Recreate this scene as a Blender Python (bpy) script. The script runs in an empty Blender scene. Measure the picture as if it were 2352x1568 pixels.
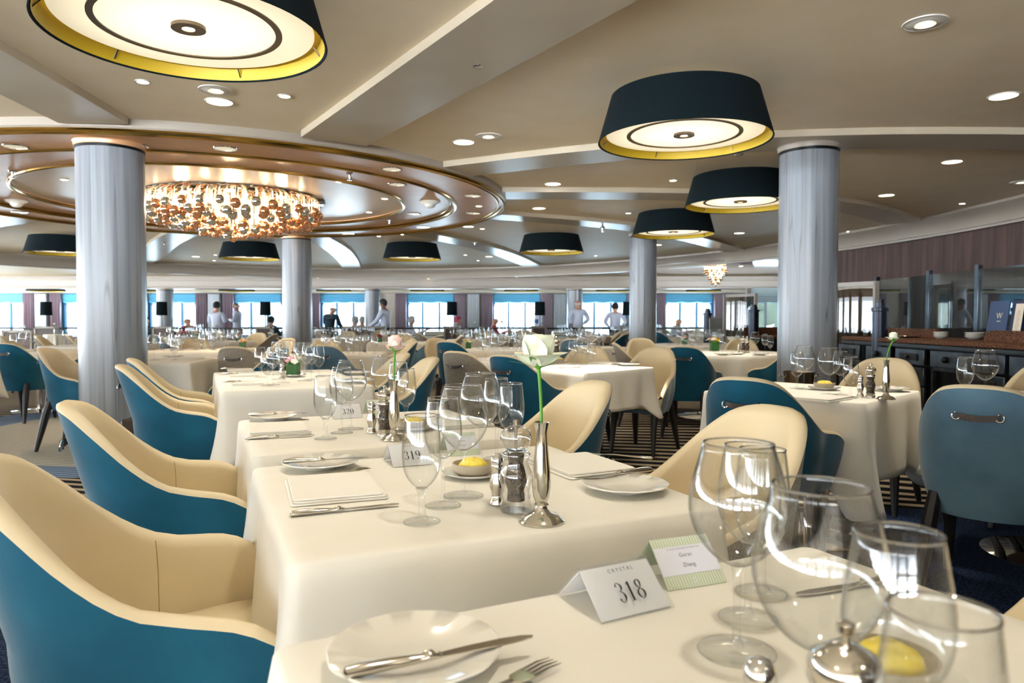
import bpy, math, random
from mathutils import Vector, Matrix
random.seed(7)
PI = math.pi
S = bpy.context.scene
COL = S.collection

# ------------------------------------------------------------ camera
CAMZ, F = 1.13, 1660.0
PITCH = math.atan((784 - 735) / F)
cam_d = bpy.data.cameras.new('camera'); cam = bpy.data.objects.new('camera', cam_d); COL.objects.link(cam)
cam.location = (0, 0, CAMZ); cam.rotation_euler = (PI / 2 - PITCH, 0, 0)
cam_d.sensor_width = 36; cam_d.lens = 36 * F / 2352; cam_d.clip_start = .05; cam_d.clip_end = 400
cam_d.dof.use_dof = True; cam_d.dof.focus_distance = 2.0; cam_d.dof.aperture_fstop = 6.5
S.camera = cam

def ray(px, py):
    X = (px - 1176) / F; Y = (784 - py) / F
    return (X, math.cos(PITCH) + Y * math.sin(PITCH), -math.sin(PITCH) + Y * math.cos(PITCH))
def G(px, py, z=.75):                     # where the sight line of a photo point meets the level z
    r = ray(px, py); t = (z - CAMZ) / r[2]
    return (r[0] * t, r[1] * t)
def DX(px, d):                            # x of a photo column at distance d
    return (px - 1176) / F * d

# ------------------------------------------------------------ mesh helpers
class MB:
    def __init__(s): s.v = []; s.f = []
    def add(s, vs, fs):
        b = len(s.v); s.v += [tuple(v) for v in vs]; s.f += [tuple(b + i for i in f) for f in fs]; return s
    def box(s, c, size, rz=0, rx=0):
        hx, hy, hz = size[0] / 2, size[1] / 2, size[2] / 2
        m = Matrix.Translation(c) @ Matrix.Rotation(rz, 4, 'Z') @ Matrix.Rotation(rx, 4, 'X')
        vs = [m @ Vector((x, y, z)) for x in (-hx, hx) for y in (-hy, hy) for z in (-hz, hz)]
        return s.add(vs, [(0, 1, 3, 2), (4, 6, 7, 5), (0, 4, 5, 1), (2, 3, 7, 6), (0, 2, 6, 4), (1, 5, 7, 3)])
    def lathe(s, prof, n=24, c=(0, 0, 0), m=None):
        vs = []; fs = []
        for (r, z) in prof:
            for k in range(n):
                a = 2 * PI * k / n
                p = Vector((r * math.cos(a), r * math.sin(a), z))
                if m is not None: p = m @ p
                vs.append((p[0] + c[0], p[1] + c[1], p[2] + c[2]))
        for i in range(len(prof) - 1):
            for k in range(n):
                k2 = (k + 1) % n
                fs.append((i * n + k, i * n + k2, (i + 1) * n + k2, (i + 1) * n + k))
        if prof[0][0] > 1e-6: fs.append(tuple(reversed(range(n))))
        if prof[-1][0] > 1e-6 and not getattr(s, 'open', False): fs.append(tuple((len(prof) - 1) * n + k for k in range(n)))
        return s.add(vs, fs)
    def shell(s, prof, n=24, c=(0, 0, 0)):  # lathe without end caps
        vs = [(r * math.cos(2 * PI * k / n) + c[0], r * math.sin(2 * PI * k / n) + c[1], z + c[2]) for (r, z) in prof for k in range(n)]
        fs = [(i * n + k, i * n + (k + 1) % n, (i + 1) * n + (k + 1) % n, (i + 1) * n + k) for i in range(len(prof) - 1) for k in range(n)]
        return s.add(vs, fs)
    def tube(s, path, r, n=8, closed=False, flat=1.0):
        path = [Vector(p) for p in path]; N = len(path); rs = r if isinstance(r, (list, tuple)) else [r] * N
        vs = []; fs = []; up = Vector((0, 0, 1)); prev = None
        for i, p in enumerate(path):
            a = path[i - 1] if (i > 0 or closed) else p
            b = path[(i + 1) % N] if (i < N - 1 or closed) else p
            t = (b - a).normalized() if (b - a).length > 1e-9 else Vector((0, 0, 1))
            if prev is None:
                u = t.cross(up)
                if u.length < 1e-3: u = t.cross(Vector((1, 0, 0)))
            else:
                u = prev - t * prev.dot(t)
            u.normalize(); prev = u; w = t.cross(u)
            for k in range(n):
                an = 2 * PI * k / n
                vs.append(p + u * math.cos(an) * rs[i] + w * math.sin(an) * rs[i] * flat)
        M = N if closed else N - 1
        for i in range(M):
            j = (i + 1) % N
            for k in range(n):
                fs.append((i * n + k, i * n + (k + 1) % n, j * n + (k + 1) % n, j * n + k))
        if not closed: fs += [tuple(reversed(range(n))), tuple((N - 1) * n + k for k in range(n))]
        return s.add(vs, fs)
    def ball(s, c, r, n=14, m=9, sc=(1, 1, 1)):
        prof = [(math.sin(PI * i / m) * r, -math.cos(PI * i / m) * r) for i in range(m + 1)]
        vs = []; fs = []
        for (q, z) in prof:
            for k in range(n):
                a = 2 * PI * k / n; vs.append((c[0] + q * math.cos(a) * sc[0], c[1] + q * math.sin(a) * sc[1], c[2] + z * sc[2]))
        for i in range(m):
            for k in range(n): fs.append((i * n + k, i * n + (k + 1) % n, (i + 1) * n + (k + 1) % n, (i + 1) * n + k))
        return s.add(vs, fs)
    def prism(s, poly, z0, z1):
        n = len(poly)
        vs = [(p[0], p[1], z0) for p in poly] + [(p[0], p[1], z1) for p in poly]
        fs = [tuple(reversed(range(n))), tuple(range(n, 2 * n))] + [(k, (k + 1) % n, n + (k + 1) % n, n + k) for k in range(n)]
        return s.add(vs, fs)
    def grid(s, rows, closed=False):
        n = len(rows[0]); vs = [p for r in rows for p in r]
        fs = [(i * n + k, i * n + (k + 1) % n, (i + 1) * n + (k + 1) % n, (i + 1) * n + k) for i in range(len(rows) - 1) for k in range(n if closed else n - 1)]
        return s.add(vs, fs)
    def tf(s, m):
        s.v = [tuple(m @ Vector(v)) for v in s.v]; return s
    def mesh(s, name, mat, ang=40, bevel=0):
        me = bpy.data.meshes.new(name); me.from_pydata(s.v, [], s.f); me.update()
        import bmesh
        bm = bmesh.new(); bm.from_mesh(me)
        bmesh.ops.remove_doubles(bm, verts=bm.verts, dist=1e-6)
        bmesh.ops.recalc_face_normals(bm, faces=bm.faces)
        bm.to_mesh(me); bm.free()
        if mat: me.materials.append(mat)
        if ang:
            me.shade_smooth(); me.set_sharp_from_angle(angle=math.radians(ang))
        return me
    def build(s, name, mat, parent=None, ang=40, bevel=0, loc=None):
        o = bpy.data.objects.new(name, s.mesh(name, mat, ang)); COL.objects.link(o)
        if parent: o.parent = parent
        if loc: o.location = loc
        if bevel:
            b = o.modifiers.new('bevel', 'BEVEL'); b.width = bevel; b.segments = 2; b.limit_method = 'ANGLE'; b.harden_normals = False
        return o

def obj(name, me, parent=None, loc=None):
    o = bpy.data.objects.new(name, me); COL.objects.link(o)
    if parent: o.parent = parent
    if loc: o.location = loc
    return o
def empty(name, loc=(0, 0, 0), rz=0):
    o = bpy.data.objects.new(name, None); COL.objects.link(o); o.location = loc; o.rotation_euler = (0, 0, rz); o.empty_display_size = .1
    return o
def tag(o, label=None, cat=None, group=None, kind=None):
    if label: o['label'] = label
    if cat: o['category'] = cat
    if group: o['group'] = group
    if kind: o['kind'] = kind
    return o
KIDS = {}
def kids(o):
    return [c for c in bpy.data.objects if c.parent == o]
def copy_tree(o, kc, parent=None):
    c = o.copy(); COL.objects.link(c)
    if parent: c.parent = parent
    for ch in kc.get(o.name, ()): copy_tree(ch, kc, c)
    return c
def kidmap(root):
    m = {}
    def rec(o):
        m[o.name] = kids(o)
        for c in m[o.name]: rec(c)
    rec(root); return m
class Proto:                              # the first placing uses the built thing itself, later ones copy it with its parts
    def __init__(s, root): s.root = root; s.km = kidmap(root); s.used = False
    def put(s, loc, rz, label, cat, group=None, scale=None):
        o = copy_tree(s.root, s.km) if s.used else s.root
        s.used = True
        o.location = loc; o.rotation_euler = (0, 0, rz)
        if scale: o.scale = (scale,) * 3
        if 'group' in o.keys() and not group: del o['group']
        tag(o, label, cat, group); return o

# ------------------------------------------------------------ materials
def lin(h):
    h = h.lstrip('#'); c = [int(h[i:i + 2], 16) / 255 for i in (0, 2, 4)]
    return tuple(x / 12.92 if x <= .04045 else ((x + .055) / 1.055) ** 2.4 for x in c) + (1,)
def mat(name, col, rough=.6, metal=0, spec=.5, sheen=0, coat=0, emit=None, es=0, trans=0):
    m = bpy.data.materials.new(name); m.use_nodes = True
    b = m.node_tree.nodes['Principled BSDF']
    b.inputs['Base Color'].default_value = lin(col if len(col)==7 else '#222222') if isinstance(col, str) else col
    b.inputs['Roughness'].default_value = rough; b.inputs['Metallic'].default_value = metal
    b.inputs['Specular IOR Level'].default_value = spec
    if sheen: b.inputs['Sheen Weight'].default_value = sheen; b.inputs['Sheen Roughness'].default_value = .4
    if coat: b.inputs['Coat Weight'].default_value = coat; b.inputs['Coat Roughness'].default_value = .1
    if emit: b.inputs['Emission Color'].default_value = lin(emit); b.inputs['Emission Strength'].default_value = es
    if trans: b.inputs['Transmission Weight'].default_value = trans
    return m
def nd(m, t, **kw):
    n = m.node_tree.nodes.new(t)
    for k, v in kw.items():
        if k in n.inputs: n.inputs[k].default_value = v
        else: setattr(n, k, v)
    return n
def lk(m, a, b): m.node_tree.links.new(a, b)
def P(m): return m.node_tree.nodes['Principled BSDF']
def noisy(m, c1, c2, scale=20, detail=3, vec=None, lo=.35, hi=.65, bump=0, bscale=None, bdist=.002):
    tc = nd(m, 'ShaderNodeTexCoord'); mp = nd(m, 'ShaderNodeMapping')
    if vec: mp.inputs['Scale'].default_value = vec
    lk(m, tc.outputs['Object'], mp.inputs['Vector'])
    n = nd(m, 'ShaderNodeTexNoise', Scale=scale, Detail=detail); lk(m, mp.outputs[0], n.inputs['Vector'])
    r = nd(m, 'ShaderNodeValToRGB'); r.color_ramp.elements[0].position = lo; r.color_ramp.elements[1].position = hi
    r.color_ramp.elements[0].color = lin(c1); r.color_ramp.elements[1].color = lin(c2)
    lk(m, n.outputs['Fac'], r.inputs['Fac']); lk(m, r.outputs['Color'], P(m).inputs['Base Color'])
    if bump:
        n2 = nd(m, 'ShaderNodeTexNoise', Scale=bscale or scale, Detail=4); lk(m, mp.outputs[0], n2.inputs['Vector'])
        b = nd(m, 'ShaderNodeBump', Strength=bump, Distance=bdist); lk(m, n2.outputs['Fac'], b.inputs['Height']); lk(m, b.outputs[0], P(m).inputs['Normal'])
    return m

CEIL = noisy(mat('ceiling_paint', '#d2c0a4', .55), '#eddbbb', '#f1e0c2', 3, 2)
BEAMP = noisy(mat('beam_paint', '#d0c3b0', .28, spec=.6), '#b6a891', '#bdb09a', 2, 2)
COVEP = mat('cove_paint', '#9c9184', .35)
COPPER = noisy(mat('copper_satin_paint', '#b98b62', .3, .2), '#d49f70', '#e2b083', 2, 2)
INNER = mat('dome_inner_satin', '#ead8c4', .25, .1)
GOLD = mat('gold_trim', '#b8924a', .18, 1)
SILVER = mat('polished_silver', '#dad6cc', .12, 1)
CHROME = mat('chrome', '#e6e6e6', .06, 1)
BLACKM = mat('black_metal', '#101214', .35, .4)
DARKW = noisy(mat('dark_wood_leg', '#14110f', .4), '#0f0d0c', '#1b1714', 30, 2)
def marble():
    m = mat('column_marble', '#c9c4bc', .28)
    tc = nd(m, 'ShaderNodeTexCoord'); mp = nd(m, 'ShaderNodeMapping'); mp.inputs['Scale'].default_value = (1, 1, .025)
    lk(m, tc.outputs['Object'], mp.inputs['Vector'])
    n = nd(m, 'ShaderNodeTexNoise', Scale=26, Detail=5, Distortion=.1); lk(m, mp.outputs[0], n.inputs['Vector'])
    r = nd(m, 'ShaderNodeValToRGB'); e = r.color_ramp.elements
    e[0].position = .34; e[0].color = lin('#73757a'); e[1].position = .60; e[1].color = lin('#878c93')
    lk(m, n.outputs['Fac'], r.inputs['Fac'])
    n2 = nd(m, 'ShaderNodeTexNoise', Scale=9, Detail=2, Distortion=.25); lk(m, mp.outputs[0], n2.inputs['Vector'])
    r2 = nd(m, 'ShaderNodeValToRGB'); e = r2.color_ramp.elements
    e[0].position = .492; e[0].color = (1, 1, 1, 1); e[1].position = .5; e[1].color = lin('#b0aca6'); x = e.new(.508); x.color = (1, 1, 1, 1)
    lk(m, n2.outputs['Fac'], r2.inputs['Fac'])
    mx = nd(m, 'ShaderNodeMix', data_type='RGBA', blend_type='MULTIPLY'); mx.inputs[0].default_value = .8
    lk(m, r.outputs[0], mx.inputs[6]); lk(m, r2.outputs[0], mx.inputs[7]); lk(m, mx.outputs[2], P(m).inputs['Base Color'])
    return m
MARBLE = marble()
def velvet(name, a, b):
    return noisy(mat(name, a, .85, sheen=.5, spec=.2), a, b, 5, 4, lo=.3, hi=.7, bump=.3, bscale=300, bdist=.001)
TEAL = velvet('teal_velvet', '#104a63', '#175c78')
SLATE = velvet('slate_blue_fabric', '#4f6e84', '#648599')
TAUPE = noisy(mat('taupe_tweed', '#8b8377', .9, sheen=.2), '#6f685e', '#a59c8e', 260, 2, vec=(1, 1, 1), lo=.4, hi=.6, bump=.5, bscale=300)
CREAM = noisy(mat('cream_leather', '#d9c69f', .5, spec=.4), '#d6c5a2', '#dccdad', 3, 2, bump=.08, bscale=220, bdist=.001)
SEAM = mat('seam_thread', '#a8956a', .7)
LEATHER = noisy(mat('brown_strap_leather', '#3a2c22', .5), '#2c2119', '#453529', 40, 2)
CLOTH = noisy(mat('white_tablecloth', '#ece8de', .8, sheen=.1), '#e9e5da', '#efece3', 4, 2, bump=.25, bscale=6, bdist=.006)
NAPKIN = mat('white_napkin', '#efece4', .8)
PORC = mat('white_porcelain', '#eeece4', .12, coat=.6)
BUTTER = noisy(mat('butter', '#e8cf3f', .4), '#e6cc3a', '#f0dd6a', 60, 2)
STONEW = mat('grey_stoneware', '#aba08c', .35)
SHADE = noisy(mat('black_lamp_fabric', '#0b1416', .95, spec=.15), '#060f12', '#0a171b', 200, 2)
SHADEIN = mat('gold_lamp_lining', '#b5981f', .5, .25)
RINGB = mat('bronze_ring', '#6a5a46', .4, .3)
DIFF = mat('lamp_diffuser', '#f3ead2', .6, emit='#fff1cf', es=1.0)
def glow(m):                              # the frosted disc is brightest round its bulb
    tc = nd(m, 'ShaderNodeTexCoord'); ln = nd(m, 'ShaderNodeVectorMath', operation='LENGTH'); mp = nd(m, 'ShaderNodeMapping'); mp.inputs['Scale'].default_value = (1, 1, 0)
    lk(m, tc.outputs['Object'], mp.inputs['Vector']); lk(m, mp.outputs[0], ln.inputs[0]); r = nd(m, 'ShaderNodeMapRange'); r.inputs[1].default_value = .05; r.inputs[2].default_value = .5; r.inputs[3].default_value = 1.05; r.inputs[4].default_value = .38
    lk(m, ln.outputs['Value'], r.inputs[0]); lk(m, r.outputs[0], P(m).inputs['Emission Strength']); return m
glow(DIFF)
BULB = mat('bulb_glow', '#ffffff', .5, emit='#fff0cf', es=14)
DLENS = mat('downlight_lens', '#ffffff', .5, emit='#fff1d2', es=5)
DOFF = mat('downlight_reflector', '#e8e6de', .15, .9, emit='#fff1d2', es=.35)
WHITEP = mat('white_paint_metal', '#d8d2c6', .4)
def thin_glass(name, tint=(.97, .98, .98, 1), rough=0.0, boost=1.0, edge=(.55, .6, .62, 1), base=.035):
    m = bpy.data.materials.new(name); m.use_nodes = True; nt = m.node_tree; nt.nodes.clear()
    out = nt.nodes.new('ShaderNodeOutputMaterial'); mx = nt.nodes.new('ShaderNodeMixShader')
    tr = nt.nodes.new('ShaderNodeBsdfTransparent'); gl = nt.nodes.new('ShaderNodeBsdfGlossy'); gl.inputs['Roughness'].default_value = rough
    fr = nt.nodes.new('ShaderNodeMath'); fr.operation = 'POWER'; fr.inputs[1].default_value = 4.0
    lw = nt.nodes.new('ShaderNodeLayerWeight'); lw.inputs['Blend'].default_value = .5; nt.links.new(lw.outputs['Facing'], fr.inputs[0])
    ad = nt.nodes.new('ShaderNodeMath'); ad.operation = 'ADD'; ad.inputs[1].default_value = base; nt.links.new(fr.outputs[0], ad.inputs[0])
    pw = nt.nodes.new('ShaderNodeMath'); pw.operation = 'POWER'; pw.inputs[1].default_value = 7.0; nt.links.new(lw.outputs['Facing'], pw.inputs[0])
    cm = nt.nodes.new('ShaderNodeMix'); cm.data_type = 'RGBA'
    nt.links.new(pw.outputs[0], cm.inputs[0]); cm.inputs[6].default_value = tint; cm.inputs[7].default_value = edge
    nt.links.new(cm.outputs[2], tr.inputs['Color'])
    mu = nt.nodes.new('ShaderNodeMath'); mu.operation = 'MULTIPLY'; mu.inputs[1].default_value = boost; mu.use_clamp = True
    nt.links.new(ad.outputs[0], mu.inputs[0]); nt.links.new(mu.outputs[0], mx.inputs[0])
    nt.links.new(tr.outputs[0], mx.inputs[1]); nt.links.new(gl.outputs[0], mx.inputs[2]); nt.links.new(mx.outputs[0], out.inputs[0])
    return m
GLASS = thin_glass('wine_glass', tint=(.985, .99, .99, 1), boost=.9, edge=(.50, .55, .60, 1), base=.05)
GLASSF = thin_glass('wine_glass_small', tint=(.96, .97, .98, 1), boost=1.6, edge=(.40, .46, .52, 1), base=.07)
RIM = thin_glass('glass_rim', tint=(.75, .8, .85, 1), boost=3.0, edge=(.6, .65, .7, 1), base=.18)
PANE = thin_glass('window_glass', tint=(.98, 1, 1, 1), edge=(.9, .95, 1, 1))
BRONZEG = thin_glass('bronze_glass', tint=(.20, .17, .13, 1), boost=1.2)
SCREENG = thin_glass('screen_glass', tint=(.66, .76, .77, 1), boost=1.3, base=.06)
FROST = mat('frosted_white_glass', '#dff3fa', .3)
def frost():
    nt = FROST.node_tree; t = nt.nodes.new('ShaderNodeBsdfTranslucent'); t.inputs[0].default_value = (.85, .97, 1, 1); r = nt.nodes.new('ShaderNodeBsdfTransparent'); a = nt.nodes.new('ShaderNodeMixShader'); b = nt.nodes.new('ShaderNodeMixShader')
    a.inputs[0].default_value = .45; b.inputs[0].default_value = .25; nt.links.new(t.outputs[0], a.inputs[1]); nt.links.new(r.outputs[0], a.inputs[2]); nt.links.new(a.outputs[0], b.inputs[1]); nt.links.new(P(FROST).outputs[0], b.inputs[2]); nt.links.new(b.outputs[0], nt.nodes['Material Output'].inputs[0])
frost()
SOLIDG = bpy.data.materials.new('solid_glass'); SOLIDG.use_nodes = True
P(SOLIDG).inputs['Transmission Weight'].default_value = 1; P(SOLIDG).inputs['Roughness'].default_value = .0; P(SOLIDG).inputs['IOR'].default_value = 1.35
ACRYL = thin_glass('clear_acrylic', tint=(.97, .975, .975, 1), boost=1.2, edge=(.6, .6, .58, 1))
MILLG = thin_glass('mill_acrylic', tint=(.95, .955, .955, 1), boost=2.6, edge=(.38, .38, .36, 1), base=.06)
FOOTG = thin_glass('glass_foot', tint=(.985, .99, .99, 1), boost=.55, edge=(.75, .78, .8, 1), base=.03)
PEPPER = noisy(mat('peppercorns', '#2b241c', .7), '#15110d', '#5a4a38', 160, 2, lo=.4, hi=.6, bump=1, bscale=160, bdist=.003)
GREEN = mat('rose_green', '#4d8f26', .5); DKGREEN = mat('dark_leaf_green', '#1f5a1a', .5)
ROSEW = mat('white_rose_petal', '#e9ecd6', .6); ROSEP = mat('pink_rose_petal', '#f3d8cd', .6)
PETW = mat('white_petal', '#eeeee2', .6); PETP = mat('pink_petal', '#d98a98', .6); PETR = mat('dark_red_petal', '#8e2035', .6); PETO = mat('orange_petal', '#f09a5a', .6); PETY = mat('yellow_petal', '#f2c22a', .6)
CARD = mat('white_card', '#f6f5f6', .5); LAVC = mat('pale_lavender_card', '#dfdfe8', .5); INK = mat('black_ink', '#151515', .6); INKG = mat('grey_ink', '#6a6a70', .6)
def striped():
    m = mat('green_striped_card', '#c3cdb4', .6); tc = nd(m, 'ShaderNodeTexCoord'); w = nd(m, 'ShaderNodeTexWave', Scale=70.0); w.bands_direction = 'X'
    lk(m, tc.outputs['Object'], w.inputs['Vector']); r = nd(m, 'ShaderNodeValToRGB'); r.color_ramp.elements[0].color = lin('#b3bf9f'); r.color_ramp.elements[1].color = lin('#d3dac8')
    r.color_ramp.elements[0].position = .4; r.color_ramp.elements[1].position = .6
    lk(m, w.outputs['Fac'], r.inputs['Fac']); lk(m, r.outputs[0], P(m).inputs['Base Color']); return m
STRIPE = striped()
WALLM = noisy(mat('wall_panel', '#b9ab9f', .5), '#b3a598', '#beb1a5', 2, 2)
BROWNW = noisy(mat('brown_wood_panel', '#3b2f2c', .55, spec=.25), '#3a2a25', '#513c35', 14, 4, vec=(1, 1, .06))
WOODP = noisy(mat('grey_wood_panel', '#4f403a', .5), '#3f322d', '#5c4b43', 10, 4, vec=(.08, 1, 1))
PFRAME = mat('panel_frame', '#8f877e', .4)
GRANITE = noisy(mat('brown_granite', '#5a3522', .55, spec=.12), '#2e1a10', '#7d5235', 110, 3, lo=.42, hi=.6)
STEEL = noisy(mat('dark_steel', '#4a5058', .3, .8), '#3f444a', '#586068', 6, 3)
HOLE = mat('dark_recess', '#0c1014', .6)
WFRAME = mat('window_frame_paint', '#1f79aa', .45)  # blue window glow is put into the frame colour
BLIND = mat('roman_blind_cloth', '#5ca3c6', .8, trans=0)  # pale blue cloth, deepened to hold the daylight cast
CURT = mat('mauve_curtain', '#978390', .85, sheen=.3)
SKIN = mat('skin', '#c58f78', .6); SKIND = mat('deep_skin', '#8a5a48', .6)
SHIRT = mat('white_shirt', '#c9cfe0', .8); SHIRTR = mat('red_shirt', '#b5455a', .8); SUIT = mat('dark_suit', '#15303c', .8); TROU = mat('dark_trousers', '#1b1d24', .8)
HAIRB = mat('black_hair', '#171514', .7); HAIRG = mat('grey_hair', '#b9b6b0', .7); BLUEV = mat('blue_vest', '#1c5a86', .8)
NAVY = mat('navy_cover', '#2e4468', .4); NAVYD = mat('dark_navy_cover', '#14264a', .4); PAPER = mat('cream_paper', '#e2d3bb', .6)
BALLC = mat('copper_glass_ball', '#f0b080', .06, .9); BALLS = mat('smoke_glass_ball', '#dedccf', .05, .95); RODG = mat('crystal_rod', '#fff0d8', .1, .2, emit='#ffdca0', es=.8)
MIRR = mat('mirror_plate', '#b9b4b0', .05, 1)
def carpet():
    m = mat('striped_carpet', '#222222', .95, spec=.1)
    tc = nd(m, 'ShaderNodeTexCoord'); sp = nd(m, 'ShaderNodeSeparateXYZ'); lk(m, tc.outputs['Object'], sp.inputs[0])
    def mth(op, a, b=None, clamp=False):
        n = nd(m, 'ShaderNodeMath', operation=op); n.use_clamp = clamp
        for i, x in enumerate((a, b)):
            if x is None: continue
            if isinstance(x, (int, float)): n.inputs[i].default_value = x
            else: lk(m, x, n.inputs[i])
        return n.outputs[0]
    X, Y = sp.outputs[0], sp.outputs[1]
    k = mth('MULTIPLY', mth('SUBTRACT', 8.0, Y), .3); k = mth('MAXIMUM', mth('MINIMUM', k, 1.0), 0.0)
    f = mth('ADD', Y, mth('MULTIPLY', mth('MULTIPLY', X, .35), k))
    def stripes(per, light):
        fr = mth('FRACT', mth('DIVIDE', f, per)); return mth('LESS_THAN', fr, light)
    s1 = stripes(.158, .42); s2 = stripes(.078, .62)
    def disc(cx, cy, r):
        dx = mth('SUBTRACT', X, cx); dy = mth('SUBTRACT', Y, cy)
        return mth('LESS_THAN', mth('SQRT', mth('ADD', mth('MULTIPLY', dx, dx), mth('MULTIPLY', dy, dy))), r)
    def mix(fac, a, b):
        n = nd(m, 'ShaderNodeMix', data_type='RGBA'); lk(m, fac, n.inputs[0])
        for i, x in ((6, a), (7, b)):
            if isinstance(x, str): n.inputs[i].default_value = lin(x)
            else: lk(m, x, n.inputs[i])
        return n.outputs[2]
    n = nd(m, 'ShaderNodeTexNoise', Scale=90.0, Detail=3); lk(m, tc.outputs['Object'], n.inputs['Vector'])
    nt = nd(m, 'ShaderNodeValToRGB'); nt.color_ramp.elements[0].position = .42; nt.color_ramp.elements[1].position = .62; nt.color_ramp.elements[0].color = lin('#131c30'); nt.color_ramp.elements[1].color = lin('#2f4163'); lk(m, n.outputs[0], nt.inputs[0])
    base = mix(s1, '#15161b', '#bfae94')
    fine = mix(s2, '#5c6163', '#e2dfd4')
    blue = mix(s2, '#3d5680', '#8ea4c2')
    c = mix(disc(-3.3, 7.9, 2.75), base, blue)
    c = mix(disc(-3.3, 7.7, 2.15), c, fine)
    c = mix(disc(2.0, 2.6, 1.75), c, nt.outputs[0])
    c = mix(disc(-1.2, 2.2, 2.6), c, nt.outputs[0])
    lk(m, c, P(m).inputs['Base Color'])
    b = nd(m, 'ShaderNodeBump', Strength=.4, Distance=.004); n3 = nd(m, 'ShaderNodeTexNoise', Scale=400.0); lk(m, tc.outputs['Object'], n3.inputs['Vector']); lk(m, n3.outputs[0], b.inputs['Height']); lk(m, b.outputs[0], P(m).inputs['Normal'])
    return m
CARPET = carpet()
def arc(n): return [2 * PI * k / n for k in range(n)]
ORD = ['', 'second', 'third', 'fourth', 'fifth', 'sixth', 'seventh', 'eighth', 'ninth', 'tenth', 'eleventh', 'twelfth']
# ============================================================ the room
def struct(mb, name, m, ang=40, bevel=0):
    o = mb.build(name, m, ang=ang, bevel=bevel); o['kind'] = 'structure'; return o
ZC = 2.64; CX, CY = -3.5, 8.84; EA, EB = 9.6, 12.4
struct(MB().box((-4, 10.5, -.05), (32, 35, .1)), 'floor', CARPET)
def ell(off, n=128): return [(CX + (EA + off) * math.cos(a), CY + (EB + off) * math.sin(a)) for a in arc(n)]
struct(MB().prism(ell(.05), ZC, ZC + .06), 'ceiling', CEIL)
# lower ceiling round the oval: a ring from the oval out to the walls
def outer_pt(a):
    dx, dy = math.cos(a), math.sin(a); t = 99
    for lim, d, c in ((12.0, dx, CX), (-20.0, dx, CX), (21.7, dy, CY), (-7.0, dy, CY)):
        if abs(d) > 1e-6:
            q = (lim - c) / d
            if q > 0: t = min(t, q)
    return (CX + dx * t, CY + dy * t)
N = 128; rows0 = []; rows1 = []
for a in arc(N):
    e = (CX + (EA + .3) * math.cos(a), CY + (EB + .3) * math.sin(a)); q = outer_pt(math.atan2(EB * math.sin(a), EA * math.cos(a)))
    if math.hypot(q[0] - CX, q[1] - CY) < math.hypot(e[0] - CX, e[1] - CY): q = (e[0] * 1.0, e[1] + .001)
    rows0.append((e[0], e[1], 2.44)); rows1.append((q[0], q[1], 2.44))
mb = MB().grid([rows0, rows1], closed=True); mb.grid([[(x, y, z + .05) for x, y, z in rows0], [(x, y, z + .05) for x, y, z in rows1]], closed=True)
struct(mb, 'ceiling_outer', CEIL)
# moulded cove that follows the oval
prof = [(.06, 2.66), (0, 2.63), (0, 2.60), (.05, 2.57), (.14, 2.52), (.2, 2.44), (.21, 2.40), (.25, 2.395), (.25, 2.365), (.29, 2.36), (.36, 2.38), (.4, 2.46)]
rows = [[(p[0], p[1], z) for p in ell(o)] for o, z in prof]
struct(MB().grid(rows, closed=True), 'trim_1', COVEP, ang=30)
# radial beams under the ceiling, each one box following its own line
def beam(path, w, name, z0=2.585):
    path = [Vector((p[0], p[1], 0)) for p in path]
    fine = []
    for i in range(len(path) - 1):
        p0 = path[max(i - 1, 0)]; p1 = path[i]; p2 = path[i + 1]; p3 = path[min(i + 2, len(path) - 1)]
        for k in range(6):
            t = k / 6; fine.append(.5 * ((2 * p1) + (-p0 + p2) * t + (2 * p0 - 5 * p1 + 4 * p2 - p3) * t * t + (-p0 + 3 * p1 - 3 * p2 + p3) * t ** 3))
    fine.append(path[-1]); rows = [[], [], [], []]
    for i, p in enumerate(fine):
        t = (fine[min(i + 1, len(fine) - 1)] - fine[max(i - 1, 0)]).normalized(); n = Vector((-t.y, t.x, 0)) * w / 2
        for r, (q, z) in enumerate(((p - n, ZC + .01), (p - n, z0), (p + n, z0), (p + n, ZC + .01))): rows[r].append((q.x, q.y, z))
    mb = MB().grid(rows); n = len(fine); mb.f += [(0, n, 2 * n, 3 * n), (n - 1, 2 * n - 1, 3 * n - 1, 4 * n - 1)]
    o = mb.build(name, BEAMP, ang=30); o['kind'] = 'structure'; return o
def H(px, py, h=1.46): return G(px, py, CAMZ + h)
beams = [
    [(-1.45, 5.95), (.3, 3.25), (2.2, .3), (3.6, -1.8)],
    [(-3.1, 5.4), (-3.0, 3.8), (-2.9, 1), (-2.8, -1.5)],
    [(-.55, 7.15), (.6, 6.55), (1.6, 6.18), (2.5, 6.0), (3.4, 5.95), (4.5, 6.0), (5.85, 6.2)],
    [(-.12, 8.5), (1.5, 8.55), (2.8, 8.75), (4.2, 9.3), (5.9, 10.9)],
    [(-.25, 10.25), (1.0, 10.9), (2.2, 11.8), (3.4, 13.3), (4.9, 15.6)],
    [(-1.75, 12.0), (-.95, 13.7), (-.2, 16.0), (.55, 19.6)],
    [(-3.45, 12.3), (-3.6, 14.8), (-4.0, 17.6), (-4.6, 20.9)],
    [(-5.3, 11.9), (-6.6, 13.8), (-8.0, 16.2), (-9.4, 18.4)],
    [(-6.65, 10.3), (-8.2, 11.2), (-10, 12.6), (-12, 14.6)],
    [(-6.9, 8.0), (-9, 7.6), (-12.8, 7.4)],
]
for i, p in enumerate(beams): beam(p, .5 if i not in (0,) else .55, 'trim_%d' % (i + 2))
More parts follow.
